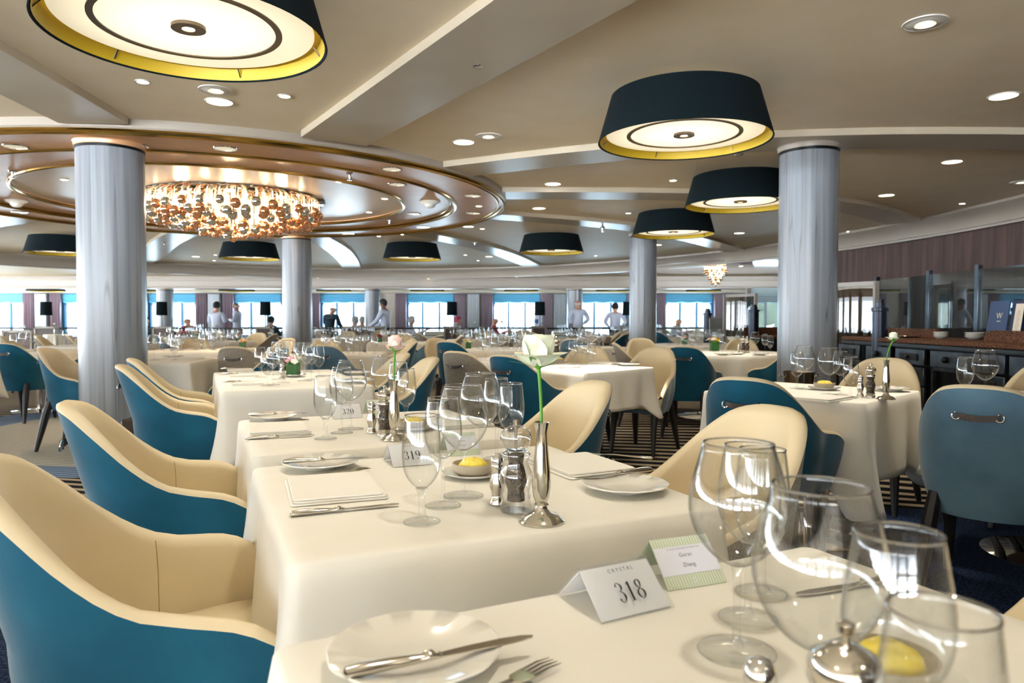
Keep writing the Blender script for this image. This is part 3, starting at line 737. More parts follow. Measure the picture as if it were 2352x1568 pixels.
# ============================================================ tableware
PR = {'goblet': ([(.0, .062), (.008, .064), (.022, .076), (.0325, .095), (.0365, .120), (.036, .150), (.0305, .200)], .034, .006, .062),
      'white': ([(.0, .096), (.010, .099), (.024, .110), (.0345, .128), (.0385, .148), (.037, .175), (.0300, .220)], .036, .0038, .096),
      'red': ([(.0, .098), (.012, .101), (.030, .113), (.0465, .135), (.0545, .162), (.0515, .192), (.0385, .238)], .043, .004, .098)}
def smooth_prof(p, n=4):
    out = []
    for i in range(len(p) - 1):
        p0 = p[max(i - 1, 0)]; p1 = p[i]; p2 = p[i + 1]; p3 = p[min(i + 2, len(p) - 1)]
        for k in range(n):
            t = k / n; out.append(tuple(.5 * (2 * p1[j] + (-p0[j] + p2[j]) * t + (2 * p0[j] - 5 * p1[j] + 4 * p2[j] - p3[j]) * t * t + (-p0[j] + 3 * p1[j] - 3 * p2[j] + p3[j]) * t ** 3) for j in (0, 1)))
    return [(max(r, 0), z) for r, z in out + [p[-1]]]
def make_glass(kind):
    prof, br, sr, sh = PR[kind]; o = empty({'goblet': 'water_goblet', 'white': 'white_wine_glass', 'red': 'red_wine_glass'}[kind])
    p = smooth_prof(prof); H_ = prof[-1][1]
    inner = [(max(r - .0013, 0), z + (.0016 if k == 0 else 0)) for k, (r, z) in enumerate(p)]
    MB().shell(p + [(p[-1][0] - .0006, H_ + .0007)] + list(reversed(inner)), 40).build('bowl', GLASS, o, ang=80)
    R_ = prof[-1][0]; MB().tube([(R_ * math.cos(a), R_ * math.sin(a), H_) for a in arc(40)], .0010, 6, closed=True).build('rim', RIM, o)
    MB().shell([(sr * 2.2, .006), (sr * 1.2, .014), (sr, .03), (sr, sh * .6), (sr * 1.15, sh - .008), (sr * 2.0, sh + .002), (.0, sh + .003)], 16).build('stem', GLASS, o, ang=80)
    MB().shell([(0, .0005), (br, .0008), (br + .0005, .002), (br - .002, .003), (br * .5, .0055), (sr * 2.2, .0075), (0, .008)], 36).build('foot', FOOTG, o, ang=80)
    MB().tube([(br * math.cos(a), br * math.sin(a), .0016) for a in arc(40)], .0011, 6, closed=True).build('foot_rim', FOOTG, o)
    return o
GP = {k: Proto(make_glass(k)) for k in PR}
def far_glass(kind):
    prof, br, sr, sh = PR[kind]; p = smooth_prof(prof, 2)
    return MB().shell([(br, .001), (br * .4, .004), (sr * 1.2, .012), (sr * 1.2, sh)] + p[1:], 14).mesh('stemmed_glass', GLASSF, 80)
FG = {k: far_glass(k) for k in PR}
GN = {'goblet': 'water goblet', 'white': 'white wine glass', 'red': 'red wine glass'}
def glass(kind, px, py, lab, z=ZT, pos=None, sc=1):
    x, y = pos or G(px, py, .75)
    return GP[kind].put((x, y, z), random.random() * 6, lab, 'wine glass' if kind != 'goblet' else 'water glass', None, sc)
def make_plate(R=.092):
    prof = [(0, .004), (.028, .003), (.034, 0), (.038, 0), (.040, .004), (.06, .009), (R - .001, .0165), (R, .018), (R - .002, .0195), (.06, .0125), (.045, .008), (.03, .0065), (0, .0065)]
    n = 60; rows = []
    for r, z in prof:
        k = (r / R) ** 3; rows.append([(r * (1 + .010 * k * math.cos(10 * a)) * math.cos(a), r * (1 + .010 * k * math.cos(10 * a)) * math.sin(a), z) for a in arc(n)])
    return MB().grid(rows, closed=True).build('bread_plate', PORC, ang=50)
def make_knife():
    o = empty('table_knife')
    MB().tube([(-.105, 0, .005), (-.103, 0, .005), (-.08, 0, .006), (-.04, 0, .005), (-.022, 0, .0045), (-.018, 0, .006), (-.012, 0, .006), (-.008, 0, .0045), (-.002, 0, .004)], [.003, .0075, .0085, .0068, .0055, .0072, .0072, .005, .0045], 12, flat=.75).build('handle', SILVER, o)
    top = [(-.004, .005), (.03, .0075), (.07, .0085), (.095, .0065), (.108, .001), (.104, -.004), (.08, -.0065), (.03, -.006), (-.004, -.005)]
    MB().prism(top, .003, .0045).build('blade', SILVER, o, ang=20)
    return o
def make_fork():
    o = empty('table_fork')
    MB().tube([(-.105, 0, .004), (-.1, 0, .004), (-.06, 0, .005), (0, 0, .008), (.03, 0, .007)], [.003, .0065, .005, .0028, .003], 10, flat=.5).build('handle', SILVER, o)
    mb = MB().prism([(.028, -.003), (.036, -.0095), (.05, -.011), (.055, -.011), (.055, .011), (.05, .011), (.036, .0095), (.028, .003)], .005, .0065)
    for k in range(4):
        y = -.0093 + k * .0062; mb.tube([(.054, y, .0058), (.075, y, .0075), (.095, y * .95, .006)], [.0016, .0014, .0006], 5)
    mb.build('head', SILVER, o); return o
def make_napkin(w=.20, l=.25):
    mb = MB()
    for k, (dx, dz) in enumerate(((0, 0), (.003, .0045), (-.002, .009))):
        hx, hy = w / 2 - .004 * k, l / 2 - .003 * k; r = .012
        poly = []
        for cx_, cy_, a0 in ((hx - r, hy - r, 0), (-hx + r, hy - r, 90), (-hx + r, -hy + r, 180), (hx - r, -hy + r, 270)):
            poly += [(cx_ + dx + r * math.cos(math.radians(a0 + q * 22.5)), cy_ + r * math.sin(math.radians(a0 + q * 22.5))) for q in range(5)]
        mb.prism(poly, dz, dz + .0042)
    return mb.build('folded_napkin', NAPKIN, ang=40, bevel=.0018)
PL, KN, FO, NP_ = Proto(make_plate()), Proto(make_knife()), Proto(make_fork()), Proto(make_napkin())
def seg(proto, p0, p1, z, lab, cat, tilt=0):          # lay a piece of cutlery from p0 (handle) towards p1 (tip)
    a = math.atan2(p1[1] - p0[1], p1[0] - p0[0]); o = proto.put(((p0[0] + p1[0]) / 2, (p0[1] + p1[1]) / 2, z), a, lab, cat)
    if tilt: o.rotation_euler = (0, tilt, a)
    return o
def make_mill(kind):
    o = empty('pepper_mill')
    body = [(.0, .006), (.022, .006), (.024, .02), (.021, .035), (.025, .05), (.0275, .065), (.025, .08), (.019, .095), (.020, .108), (.024, .118), (.023, .124)]
    if kind == 'clear':
        MB().shell([(.0, .0), (.030, .0), (.031, .012), (.028, .022), (.030, .028), (.027, .036), (.029, .048), (.0335, .062), (.031, .078), (.024, .094), (.0265, .106), (.029, .112), (.024, .118), (.0, .118)], 32).build('body', MILLG, o, ang=80)
        MB().lathe([(0, .02), (.018, .02), (.016, .04), (.022, .058), (.018, .08), (.014, .094), (.017, .112), (0, .112)], 20).build('peppercorns', PEPPER, o)
        MB().shell([(.0, .119), (.018, .12), (.028, .13), (.032, .145), (.027, .160), (.012, .168), (0, .169)], 32).build('head', MILLG, o, ang=80)
        MB().lathe([(.003, .1), (.003, .168), (.006, .17), (.006, .178), (0, .181)], 12).build('knob', CHROME, o)
    else:
        MB().lathe([(0, 0), (.029, 0), (.029, .006), (.025, .014), (.027, .022), (.024, .028)], 28).build('base', SILVER, o)
        MB().lathe(body[1:], 24, c=(0, 0, .006)).build('body', PEPPER, o, ang=60)
        MB().shell([(.0255, .026), (.0265, .045), (.029, .065), (.027, .085), (.021, .1), (.022, .112), (.026, .128)], 28).build('sleeve', ACRYL, o, ang=80)
        MB().lathe([(.026, .128), (.027, .136), (.022, .142), (.019, .146), (.028, .154), (.031, .166), (.028, .178), (.014, .187), (.006, .189), (.0, .190)], 28).build('head', SILVER, o, ang=60)
        MB().lathe([(.003, .188), (.004, .196), (.008, .200), (.008, .206), (0, .210)], 12).build('knob', SILVER, o)
    return o
def make_salt():
    o = empty('salt_shaker'); MB().lathe([(0, 0), (.017, 0), (.0175, .004), (.012, .014), (.011, .02), (.016, .036), (.0165, .046), (.012, .062), (.0115, .07), (.0135, .078), (.0125, .082)], 24).build('body', SILVER, o, ang=60)
    MB().lathe([(.0125, .082), (.0135, .086), (.0125, .096), (.008, .103), (0, .105)], 20).build('lid', CHROME, o, ang=60); return o
def make_dish():
    o = empty('butter_dish')
    MB().lathe([(0, .003), (.03, .0), (.04, .0), (.06, .006), (.074, .012), (.076, .0145), (.06, .0115), (.04, .005), (0, .005)], 40).build('saucer', PORC, o, ang=50)
    MB().lathe([(0, .006), (.034, .006), (.044, .012), (.05, .03), (.0505, .033), (.047, .033), (.041, .016), (.03, .011), (0, .011)], 36).build('bowl', STONEW, o, ang=50)
    mb = MB(); r = random.Random(2)
    rows = []
    for k, z in ((1, .012), (1, .026), (.92, .034), (.75, .039), (.4, .043), (.02, .044)):
        rows.append([(.036 * k * (1 + .05 * math.sin(3 * a + k * 3)) * math.cos(a), .036 * k * (1 + .06 * math.sin(5 * a)) * math.sin(a), z + .0025 * math.sin(4 * a + k * 5) * (k < .95)) for a in arc(24)])
    MB().grid(rows, closed=True).build('butter', BUTTER, o, ang=60); return o
def make_vase():
    o = empty('bud_vase')
    MB().lathe([(0, 0), (.043, 0), (.043, .0025), (.038, .006), (.033, .012), (.018, .017), (.012, .024), (.0105, .030)], 40).build('base', SILVER, o, ang=40)
    MB().lathe([(.0105, .030), (.014, .032), (.0105, .036), (.015, .046), (.0175, .065), (.0165, .095), (.012, .14), (.0105, .168), (.0145, .186), (.0125, .187), (.0085, .168), (0, .16)], 28).build('body', SILVER, o, ang=60); return o
MILLC, MILLS, SALT, DISH, VASE = Proto(make_mill('clear')), Proto(make_mill('silver')), Proto(make_salt()), Proto(make_dish()), Proto(make_vase())
def rose(x, y, z0, z1, m, lab, lean=0, sc=1.0, az=0):
    o = empty('rose', (x, y, z0)); tag(o, lab, 'flower'); h = z1 - z0
    MB().tube([(lean * (q / 6) ** 2, 0, h * q / 6) for q in range(7)], [.0028, .0028, .003, .003, .003, .0032, .0036], 8).build('stem', GREEN, o)
    # layered petals
    def petal(w, l, curl, a, open_, z, nm='petal'):
        rows = []
        for j in range(7):
            t = j / 6; row = []
            wid = w * math.sin(PI * min(t * .85 + .08, 1)) ** .7
            for i in range(7):
                s = (i / 6 - .5) * 2; r_ = .003 + l * math.sin(open_) * t + curl * max(t - .6, 0) ** 1.2 * l * 3; zz = l * math.cos(open_) * t - max(t - .7, 0) * curl * l
                cup = (1 - s * s) * .25 * w
                row.append((s * wid, r_ + cup * (1 - t * .3) * .6, zz))
            rows.append(row)
        m_ = Matrix.Translation((lean, 0, h + z)) @ Matrix.Rotation(a, 4, 'Z')
        b = MB().grid(rows).tf(m_); return b
    b_ = min(sc, 1.0)
    bud = MB().lathe([(r_ * b_, h + (z_ - h) * b_) for r_, z_ in [(0, h), (.012, h + .004), (.0195, h + .016), (.021, h + .030), (.016, h + .043), (.009, h + .048), (0, h + .044)]], 18, c=(lean, 0, 0)); bud.build('bud', m, o, ang=70)
    for k in range(5): petal(.020 * sc, .046 * sc, .12, k * 1.257, .30, 0).build('petal', m, o, ang=80)
    for k in range(4): petal(.022 * sc, .036 * sc, .42, k * 1.571 + .6 + az, .92, .0).build('petal', m, o, ang=80)
    for k in range(5): petal(.0075, .034 * sc, .15, k * 1.257 + .3, 1.0 + .25 * (k % 2), -.004).build('sepal', GREEN, o, ang=80)
    MB().ball((lean, 0, h - .001), .0065, 10, 7).build('hip', GREEN, o)
    return o

# ------------------------------------------------ lettering
def ribbon(strokes, sx, sy, x0, y0, z):
    mb = MB()
    for st in strokes:
        pts = []
        for i in range(len(st) - 1):
            p0 = st[max(i - 1, 0)]; p1 = st[i]; p2 = st[i + 1]; p3 = st[min(i + 2, len(st) - 1)]
            for k in range(6):
                t = k / 6; pts.append([.5 * (2 * p1[j] + (-p0[j] + p2[j]) * t + (2 * p0[j] - 5 * p1[j] + 4 * p2[j] - p3[j]) * t * t + (-p0[j] + 3 * p1[j] - 3 * p2[j] + p3[j]) * t ** 3) for j in range(3)])
        pts.append(list(st[-1])); a_, b_ = [], []
        for i, p in enumerate(pts):
            q0, q1 = pts[max(i - 1, 0)], pts[min(i + 1, len(pts) - 1)]; tx, ty = (q1[0] - q0[0]) * sx, (q1[1] - q0[1]) * sy; L_ = math.hypot(tx, ty) or 1; w = max(p[2] * 1.25, .035) * sx / 2
            cx, cy = x0 + p[0] * sx, y0 + p[1] * sy
            a_.append((cx - ty / L_ * w, cy + tx / L_ * w, z)); b_.append((cx + ty / L_ * w, cy - tx / L_ * w, z))
        mb.grid([a_, b_])
    return mb
DIG = {'3': [[(.14, .80, .16), (.18, .92, .08), (.40, .99, .05), (.66, .86, .14), (.70, .74, .18), (.60, .60, .08), (.38, .54, .04)], [(.38, .54, .04), (.66, .46, .10), (.78, .26, .2), (.62, .05, .08), (.36, .0, .05), (.16, .08, .1), (.12, .2, .16)]],
       '1': [[(.46, .0, .2), (.46, .96, .2)], [(.2, .0, .04), (.72, .0, .04)], [(.2, .80, .04), (.46, .97, .10)]],
       '8': [[(.45, .99, .04), (.68, .88, .16), (.66, .68, .12), (.45, .54, .05), (.22, .68, .14), (.2, .86, .16), (.45, .99, .04)], [(.45, .54, .05), (.76, .38, .14), (.78, .18, .16), (.45, .0, .04), (.12, .18, .16), (.14, .38, .14), (.45, .54, .05)]],
       '9': [[(.46, .99, .04), (.76, .84, .16), (.76, .6, .18), (.46, .40, .04), (.14, .58, .18), (.14, .82, .18), (.46, .99, .04)], [(.80, .72, .16), (.80, .45, .19), (.64, .12, .10), (.38, .0, .05), (.16, .1, .12)]],
       '2': [[(.12, .76, .14), (.2, .92, .08), (.44, .99, .05), (.74, .82, .18), (.66, .56, .12), (.3, .22, .06), (.1, .03, .05)], [(.1, .05, .10), (.45, .07, .12), (.8, .03, .10)], [(.8, .03, .03), (.86, .2, .03)]],
       '0': [[(.46, .99, .04), (.78, .8, .14), (.82, .5, .2), (.78, .2, .14), (.46, .0, .04), (.14, .2, .14), (.1, .5, .2), (.14, .8, .14), (.46, .99, .04)]]}
def textmesh(s, size, m, spacing=1.0):
    c = bpy.data.curves.new('lettering', 'FONT'); c.body = s; c.size = size; c.align_x = 'CENTER'; c.space_character = spacing
    o = bpy.data.objects.new('lettering', c); COL.objects.link(o)
    me = bpy.data.meshes.new_from_object(o.evaluated_get(bpy.context.evaluated_depsgraph_get())); bpy.data.objects.remove(o); me.materials.clear(); me.materials.append(m); return me
def number_card(pl, pr, num, lab):
    """acrylic tent: pl, pr the two front feet on the table"""
    W = math.hypot(pr[0] - pl[0], pr[1] - pl[1]); a = math.atan2(pr[1] - pl[1], pr[0] - pl[0])
    o = empty('number_card', (pl[0], pl[1], ZT), a); tag(o, lab, 'table card'); hb, hh = .055, .052; Lf = math.hypot(hb, hh)
    MB().box((W / 2, 0, .0008), (W, .001, .0016)).add([], [])
    mb = MB(); mb.add([(0, 0, 0), (W, 0, 0), (W, hb, hh), (0, hb, hh), (W, 2 * hb, 0), (0, 2 * hb, 0)], [(0, 1, 2, 3), (3, 2, 4, 5)])
    s = mb.build('acrylic_stand', ACRYL, o, ang=0); md = s.modifiers.new('t', 'SOLIDIFY'); md.thickness = .0022; md.offset = 1
    t = math.atan2(hh, hb); fr = Matrix.Rotation(t, 4, 'X')
    MB().box((W / 2, Lf / 2, -.0012), (W - .006, Lf - .006, .0006)).tf(Matrix.Translation((0, .0012, 0)) @ fr).build('card', CARD, o, ang=0)
    back = MB().box((W / 2, Lf / 2, -.0012), (W - .006, Lf - .006, .0006)).tf(Matrix.Translation((0, 2 * hb - .0012, 0)) @ Matrix.Rotation(PI - t, 4, 'X') @ Matrix.Translation((0, 0, .0024))); back.build('back_card', CARD, o, ang=0)
    mb = MB()
    for i, ch in enumerate(num): q = ribbon(DIG[ch], .0135, .027, W * .34 + i * .0152, Lf * .26, .0036); mb.add(q.v, q.f)
    mb.tf(Matrix.Translation((0, 0, 0)) @ fr).build('number', INK, o, ang=0)
    tm = textmesh('CRYSTAL', .0072, INK, 1.5); tm.transform(fr @ Matrix.Translation((W * .52, Lf * .81, .0036))); obj('logo_lettering', tm, o)
def name_card(pl, pr, lab):
    W = math.hypot(pr[0] - pl[0], pr[1] - pl[1]); a = math.atan2(pr[1] - pl[1], pr[0] - pl[0])
    o = empty('name_card', (pl[0], pl[1], ZT), a); tag(o, lab, 'place card'); hb, hh = .05, .056; Lf = math.hypot(hb, hh); t = math.atan2(hh, hb); fr = Matrix.Rotation(t, 4, 'X')
    mb = MB(); mb.add([(0, 0, 0), (W, 0, 0), (W, hb, hh), (0, hb, hh), (W, 2 * hb, 0), (0, 2 * hb, 0)], [(0, 1, 2, 3), (3, 2, 4, 5)])
    s = mb.build('folded_card', STRIPE, o, ang=0); md = s.modifiers.new('t', 'SOLIDIFY'); md.thickness = .0006; md.offset = 0
    MB().box((W / 2, Lf * .54, .0008), (W - .001, Lf * .56, .0003)).tf(fr).build('name_panel', LAVC, o, ang=0)
    for s_, yy, sz in (('Goran', .60, .0085), ('Zhang', .40, .0085)):
        tm = textmesh(s_, sz, INKG); tm.transform(fr @ Matrix.Translation((W * .5, Lf * yy, .0013))); obj('name_lettering', tm, o)
    tm = textmesh('IT IS OUR PLEASURE TO SERVE YOU', .0032, INKG, 1.1); tm.transform(fr @ Matrix.Translation((W * .5, Lf * .755, .0013))); obj('small_lettering', tm, o)
    MB().shell([(.0024, 0), (.0034, 0)], 16).tf(fr @ Matrix.Translation((W * .5, Lf * .13, .0009))).build('emblem', LAVC, o, ang=0)

# ============================================================ the row of tables
A = math.radians(23.7); U = (math.cos(A), math.sin(A)); V = (math.sin(A), -math.cos(A))
def rowtab(cx, cy, w, d, nm, drop, seed):
    table(cx, cy, w, d, A, 'cloth covered dining table, %s' % nm); cloth(cx, cy, w, d, A, drop, 'white cloth draped over %s' % nm, seed)
A8 = math.radians(26.0)
table(.285, .655, .86, .80, A8, 'cloth covered dining table nearest the camera, under the large number card')
cloth(.285, .655, .86, .80, A8, .30, 'white cloth on the nearest table, under the large number card', 1)
rowtab(-.117, 1.645, .84, .80, 'the second table, with rose vase and clear pepper mill', .28, 2)
rowtab(-.494, 2.530, .83, .775, 'the third table, with the pale pink rose', .30, 3)
rowtab(-1.475, 4.69, .82, 1.50, 'the long fourth table, with the green flower cube', .30, 4)
def along(cx, cy, w, side, off=0, gap=.50):     # where a chair back goes beside a table of the row
    return (cx + U[0] * side * (w / 2 + gap) + V[0] * off, cy + U[1] * side * (w / 2 + gap) + V[1] * off)
TR = math.degrees(math.atan2(U[0], U[1]))
p = along(-.117, 1.645, .84, -1); chair(p[0], p[1], TR, 'teal', 'teal and cream armchair nearest the camera, beside the second table')
p = along(-.494, 2.53, .83, -1); chair(p[0], p[1], TR, 'teal', 'teal and cream armchair beside the third table, its arm touching the cloth')
p = along(-.494, 2.53, .83, 1); chair(p[0], p[1], TR + 180, 'teal', 'cream fronted armchair with teal back behind the big white rose')
p = along(-.117, 1.645, .84, 1, -.02, .53); chair(p[0], p[1], TR + 180, 'taupe', 'cream fronted armchair with grey tweed back beside the second table')
p = along(.285, .655, .86, 1, 0, .50); chair(p[0], p[1], TR + 180, 'taupe', 'cream armchair cut by the frame beside the nearest table')
p = along(-1.475, 4.69, .82, -1, .38); chair(p[0], p[1], TR, 'teal', 'teal and cream armchair at the near end of the long fourth table')
p = along(-1.475, 4.69, .82, -1, -.34); chair(p[0], p[1], TR, 'teal', 'cream armchair tucked at the far end of the long fourth table, overlapped by its neighbour')
p = along(-1.475, 4.69, .82, 1, .30); chair(p[0], p[1], TR + 180, 'teal', 'cream and teal armchair behind the pink rose, at the long table')
p = along(-1.475, 4.69, .82, 1, -.40); chair(p[0], p[1], TR + 180, 'teal', 'small cream and teal armchair peeking above the one behind the pink rose')

# --- nearest table
Q1 = 'on the nearest table'
glass('red', 0, 0, 'large red wine glass %s, its foot fully in view' % Q1, pos=(.255, .81))
glass('white', 0, 0, 'white wine glass %s, nested in view behind the large one' % Q1, pos=(.297, .90))
glass('goblet', 0, 0, 'water goblet %s, beyond the nested wine glasses' % Q1, pos=(.343, .985))
glass('red', 0, 0, 'out of focus red wine glass rising between the others %s' % Q1, pos=(.258, .60))
glass('white', 0, 0, 'out of focus white wine glass %s, above the butter' % Q1, pos=(.285, .528))
glass('goblet', 0, 0, 'water goblet %s cut by the bottom edge' % Q1, pos=(.262, .435))
MILLS.put((.233, .498, ZT), 0, 'silver topped pepper mill seen through the glasses %s' % Q1, 'pepper mill', None, .8)
SALT.put((.200, .575, ZT), 0, 'silver salt shaker seen through the glasses %s' % Q1, 'salt shaker')
DISH.put((.385, .735, ZT), 0, 'butter dish seen through the glasses %s' % Q1, 'butter dish')
seg(KN, (.585, 1.045), (.39, .975), ZT, 'dark bladed knife lying on the cloth %s, past the glasses' % Q1, 'knife')
PL.put((-.107, .785, ZT), 0, 'scalloped white bread plate %s' % Q1, 'plate', None, 1.04)
seg(KN, (-.165, .715), (.018, .80), ZT + .018, 'silver knife resting across the plate %s' % Q1, 'knife')
seg(FO, (-.10, .64), (.055, .785), ZT, 'silver fork whose tines show beside the plate %s' % Q1, 'fork')
number_card((.1106, .8825), (.2130, .937), '318', 'white table number card 318 in clear acrylic tent')
name_card((.217, .994), (.309, 1.030), 'green striped place card beside the large number card')
# --- second table
Q2 = 'on the second table'
glass('goblet', 969, 1203, 'water goblet %s, foremost of its cluster' % Q2)
glass('white', 1018, 1166, 'white wine glass %s, between goblet and red wine glass' % Q2)
glass('red', 1064, 1143, 'red wine glass %s, in front of the butter dish' % Q2)
glass('red', 0, 0, 'red wine glass %s, behind the butter dish' % Q2, pos=(-.082, 1.885))
glass('white', 0, 0, 'white wine glass %s, behind the butter dish' % Q2, pos=(-.042, 1.95))
glass('goblet', 0, 0, 'water goblet %s, behind the pepper mill' % Q2, pos=(-.002, 2.02))
DISH.put((-.094, 1.735, ZT), 0, 'stoneware dish of yellow butter %s' % Q2, 'butter dish', None, 1.0)
MILLC.put((.0077, 1.424, ZT), 0, 'clear acrylic pepper mill full of dark peppercorns %s' % Q2, 'pepper mill', None, 1.0)
SALT.put((-.030, 1.470, ZT), 0, 'silver salt shaker beside the clear pepper mill %s' % Q2, 'salt shaker')
VASE.put((.055, 1.343, ZT), 0, 'slim polished silver bud vase %s' % Q2, 'vase')
rose(.055, 1.343, .93, 1.045, ROSEW, 'large white rose in the bud vase %s' % Q2, -.006, 1.38)
PL.put((-.489, 1.835, ZT), 0, 'scalloped bread plate with knife at the window corner %s' % Q2, 'plate')
seg(KN, (-.575, 1.80), (-.372, 1.86), ZT + .018, 'silver knife across the left plate %s' % Q2, 'knife')
seg(FO, (-.50, 1.68), (-.36, 1.80), ZT, 'silver fork beside the left plate %s' % Q2, 'fork')
o = NP_.put((-.395, 1.595, ZT), math.radians(20), 'white folded napkin beside the goblet %s' % Q2, 'napkin'); 
seg(KN, (-.435, 1.372), (-.222, 1.46), ZT, 'silver knife in front of the left napkin %s' % Q2, 'knife')
o = NP_.put((.175, 1.845, ZT), math.radians(25), 'white folded napkin behind the rose vase %s' % Q2, 'napkin')
PL.put((.249, 1.585, ZT), .5, 'scalloped bread plate with knife in front of the cream armchair', 'plate')
seg(KN, (.335, 1.71), (.14, 1.61), ZT + .018, 'knife with dark blade across the right plate %s' % Q2, 'knife')
seg(FO, (.36, 1.95), (.20, 2.0), ZT, 'silver fork at the back edge %s' % Q2, 'fork')
number_card((-.305, 1.832), (-.205, 1.876), '319', 'white table number card 319 behind the goblet of the second table')
name_card((-.175, 1.985), (-.088, 2.02), 'green striped place card behind the glasses of the second table')
# --- third table
Q3 = 'on the third table'
glass('goblet', 748, 1010, 'water goblet %s, foremost of its cluster' % Q3)
glass('white', 785, 997, 'white wine glass %s, between goblet and red wine glass' % Q3)
glass('red', 806, 988, 'red wine glass %s, tallest at the left' % Q3)
glass('red', 0, 0, 'red wine glass %s, directly behind the pepper mill' % Q3, pos=(-.482, 2.74))
glass('white', 0, 0, 'white wine glass %s, behind the rose stem' % Q3, pos=(-.425, 2.70))
glass('goblet', 0, 0, 'water goblet %s, beside the cream armchair' % Q3, pos=(-.385, 2.62))
MILLS.put((-.415, 2.345, ZT), 0, 'silver topped pepper mill %s' % Q3, 'pepper mill')
SALT.put((-.468, 2.405, ZT), 0, 'silver salt shaker beside the silver topped mill %s' % Q3, 'salt shaker')
DISH.put((-.34, 2.48, ZT), 0, 'butter dish half hidden by the pepper mill %s' % Q3, 'butter dish')
VASE.put((-.372, 2.272, ZT), 0, 'silver bud vase in front of the pepper mill %s' % Q3, 'vase')
rose(-.372, 2.272, .93, 1.035, ROSEP, 'pale pink rose in the bud vase %s' % Q3, .004, 1.0)
PL.put((-.895, 2.73, ZT), .2, 'scalloped bread plate with knife %s' % Q3, 'plate')
seg(KN, (-.985, 2.70), (-.79, 2.755), ZT + .018, 'silver knife across the plate %s' % Q3, 'knife')
seg(FO, (-.90, 2.56), (-.76, 2.68), ZT, 'silver fork beside the plate %s' % Q3, 'fork')
NP_.put((-.80, 2.47, ZT), math.radians(20), 'white folded napkin %s' % Q3, 'napkin')
seg(KN, (-.845, 2.265), (-.64, 2.34), ZT, 'silver knife in front of the napkin %s' % Q3, 'knife')
number_card((-.68, 2.735), (-.575, 2.78), '320', 'white table number card behind the goblets of the third table')
name_card((-.565, 2.84), (-.478, 2.878), 'green striped place card behind the glasses of the third table')
NP_.put((-.20, 2.62, ZT), math.radians(25), 'white folded napkin at the cream armchair side of the third table', 'napkin')
# --- long fourth table
Q4 = 'on the long fourth table'
def flower_cube(x, y, z, cols, lab, s=1.0, cube=True, seed=1):
    r = random.Random(seed); o = empty('flower_arrangement', (x, y, z)); tag(o, lab, 'flowers')
    if cube:
        MB().box((0, 0, .042 * s), (.075 * s, .075 * s, .08 * s)).build('leaf_lined_cube', DKGREEN, o, bevel=.004)
    else: MB().lathe([(0, 0), (.035 * s, 0), (.04 * s, .07 * s)], 16).build('bowl', DKGREEN, o)
    for k in range(5):
        a = r.random() * 6.28; MB().ball((.035 * s * math.cos(a), .035 * s * math.sin(a), .088 * s), .018 * s, 8, 6, (1.3, 1.3, .6)).build('leaf', GREEN, o)
    for k in range(12):
        a = k * 2.4; q = .012 * s * math.sqrt(k); c = (q * math.cos(a) * 1.4, q * math.sin(a) * 1.4, (.125 - .002 * k) * s + r.uniform(-.01, .01) * s); mb = MB()
        ti = Matrix.Translation(c) @ Matrix.Rotation(a, 4, 'Z') @ Matrix.Rotation(r.uniform(.3, 1.1), 4, 'Y')
        for j in range(5):
            b = 2 * PI * j / 5; q2 = MB().ball((.013 * s * math.cos(b), .013 * s * math.sin(b), 0), .0125 * s, 8, 6, (1, 1, .35)).tf(ti); mb.add(q2.v, q2.f)
        q2 = MB().ball((0, 0, .004 * s), .005 * s, 6, 5).tf(ti); mb.add(q2.v, q2.f)
        mb.build('blossom', cols[k % len(cols)], o)
    return o
for k, px, py, t in (('goblet', 614, 887, 'foremost at its corner'), ('goblet', 598, 868, 'second in its corner cluster'), ('white', 628, 885, 'at the near corner'), ('white', 651, 880, 'before the flower cube'), ('red', 640, 872, 'in the near corner cluster'),
                     ('red', 700, 876, 'just past the flower cube'), ('white', 716, 873, 'between red wine glass and goblet'), ('goblet', 733, 865, 'outermost past the flower cube')):
    glass(k, px, py, '%s %s, %s' % (GN[k], Q4, t))
for k, px, py, t in (('red', 662, 862, 'behind the flower cube'), ('white', 646, 858, 'in its far corner cluster'), ('goblet', 630, 862, 'in its far corner cluster, outer one'), ('white', 688, 858, 'behind the saucer'), ('goblet', 706, 855, 'at its far end')):
    glass(k, px, py, '%s %s, %s' % (GN[k], Q4, t))
x, y = G(674, 866, .75); PL.put((x, y, ZT), 0, 'white saucer under the green flower cube %s' % Q4, 'plate', None, .9)
flower_cube(x, y, ZT + .0085, [PETW, PETW, PETP, PETW, PETR], 'green cube of white orchids and pink blossoms %s' % Q4, 1.0, True, 4)
SALT.put((*G(648, 870, .75), ZT), 0, 'silver salt shaker beside the flower cube %s' % Q4, 'salt shaker')
for (a, b, lab) in (((519, 887), (590, 880), 'silver knife on the front napkin'), ((515, 866), (582, 863), 'silver knife behind the front napkin'), ((512, 853), (572, 852), 'silver knife at the far left corner')):
    p0, p1 = G(*a, .75), G(*b, .75); m_ = ((p0[0] + p1[0]) / 2, (p0[1] + p1[1]) / 2)
    seg(KN, (m_[0] - .1 * U[0], m_[1] - .1 * U[1]), (m_[0] + .1 * U[0], m_[1] + .1 * U[1]), ZT + (.014 if 'front napkin' in lab and 'behind' not in lab else .014), lab + ' ' + Q4, 'knife')
    NP_.put((m_[0] + .02, m_[1] + .03, ZT), A, 'folded napkin under the %s %s' % (lab, Q4), 'napkin', None, .9)
x, y = G(760, 850, .75); PL.put((-1.07, 5.0, ZT), 0, 'bread plate near the teal armchair %s' % Q4, 'plate'); PL.put((-.93, 4.35, ZT), 0, 'bread plate past the goblet %s' % Q4, 'plate')
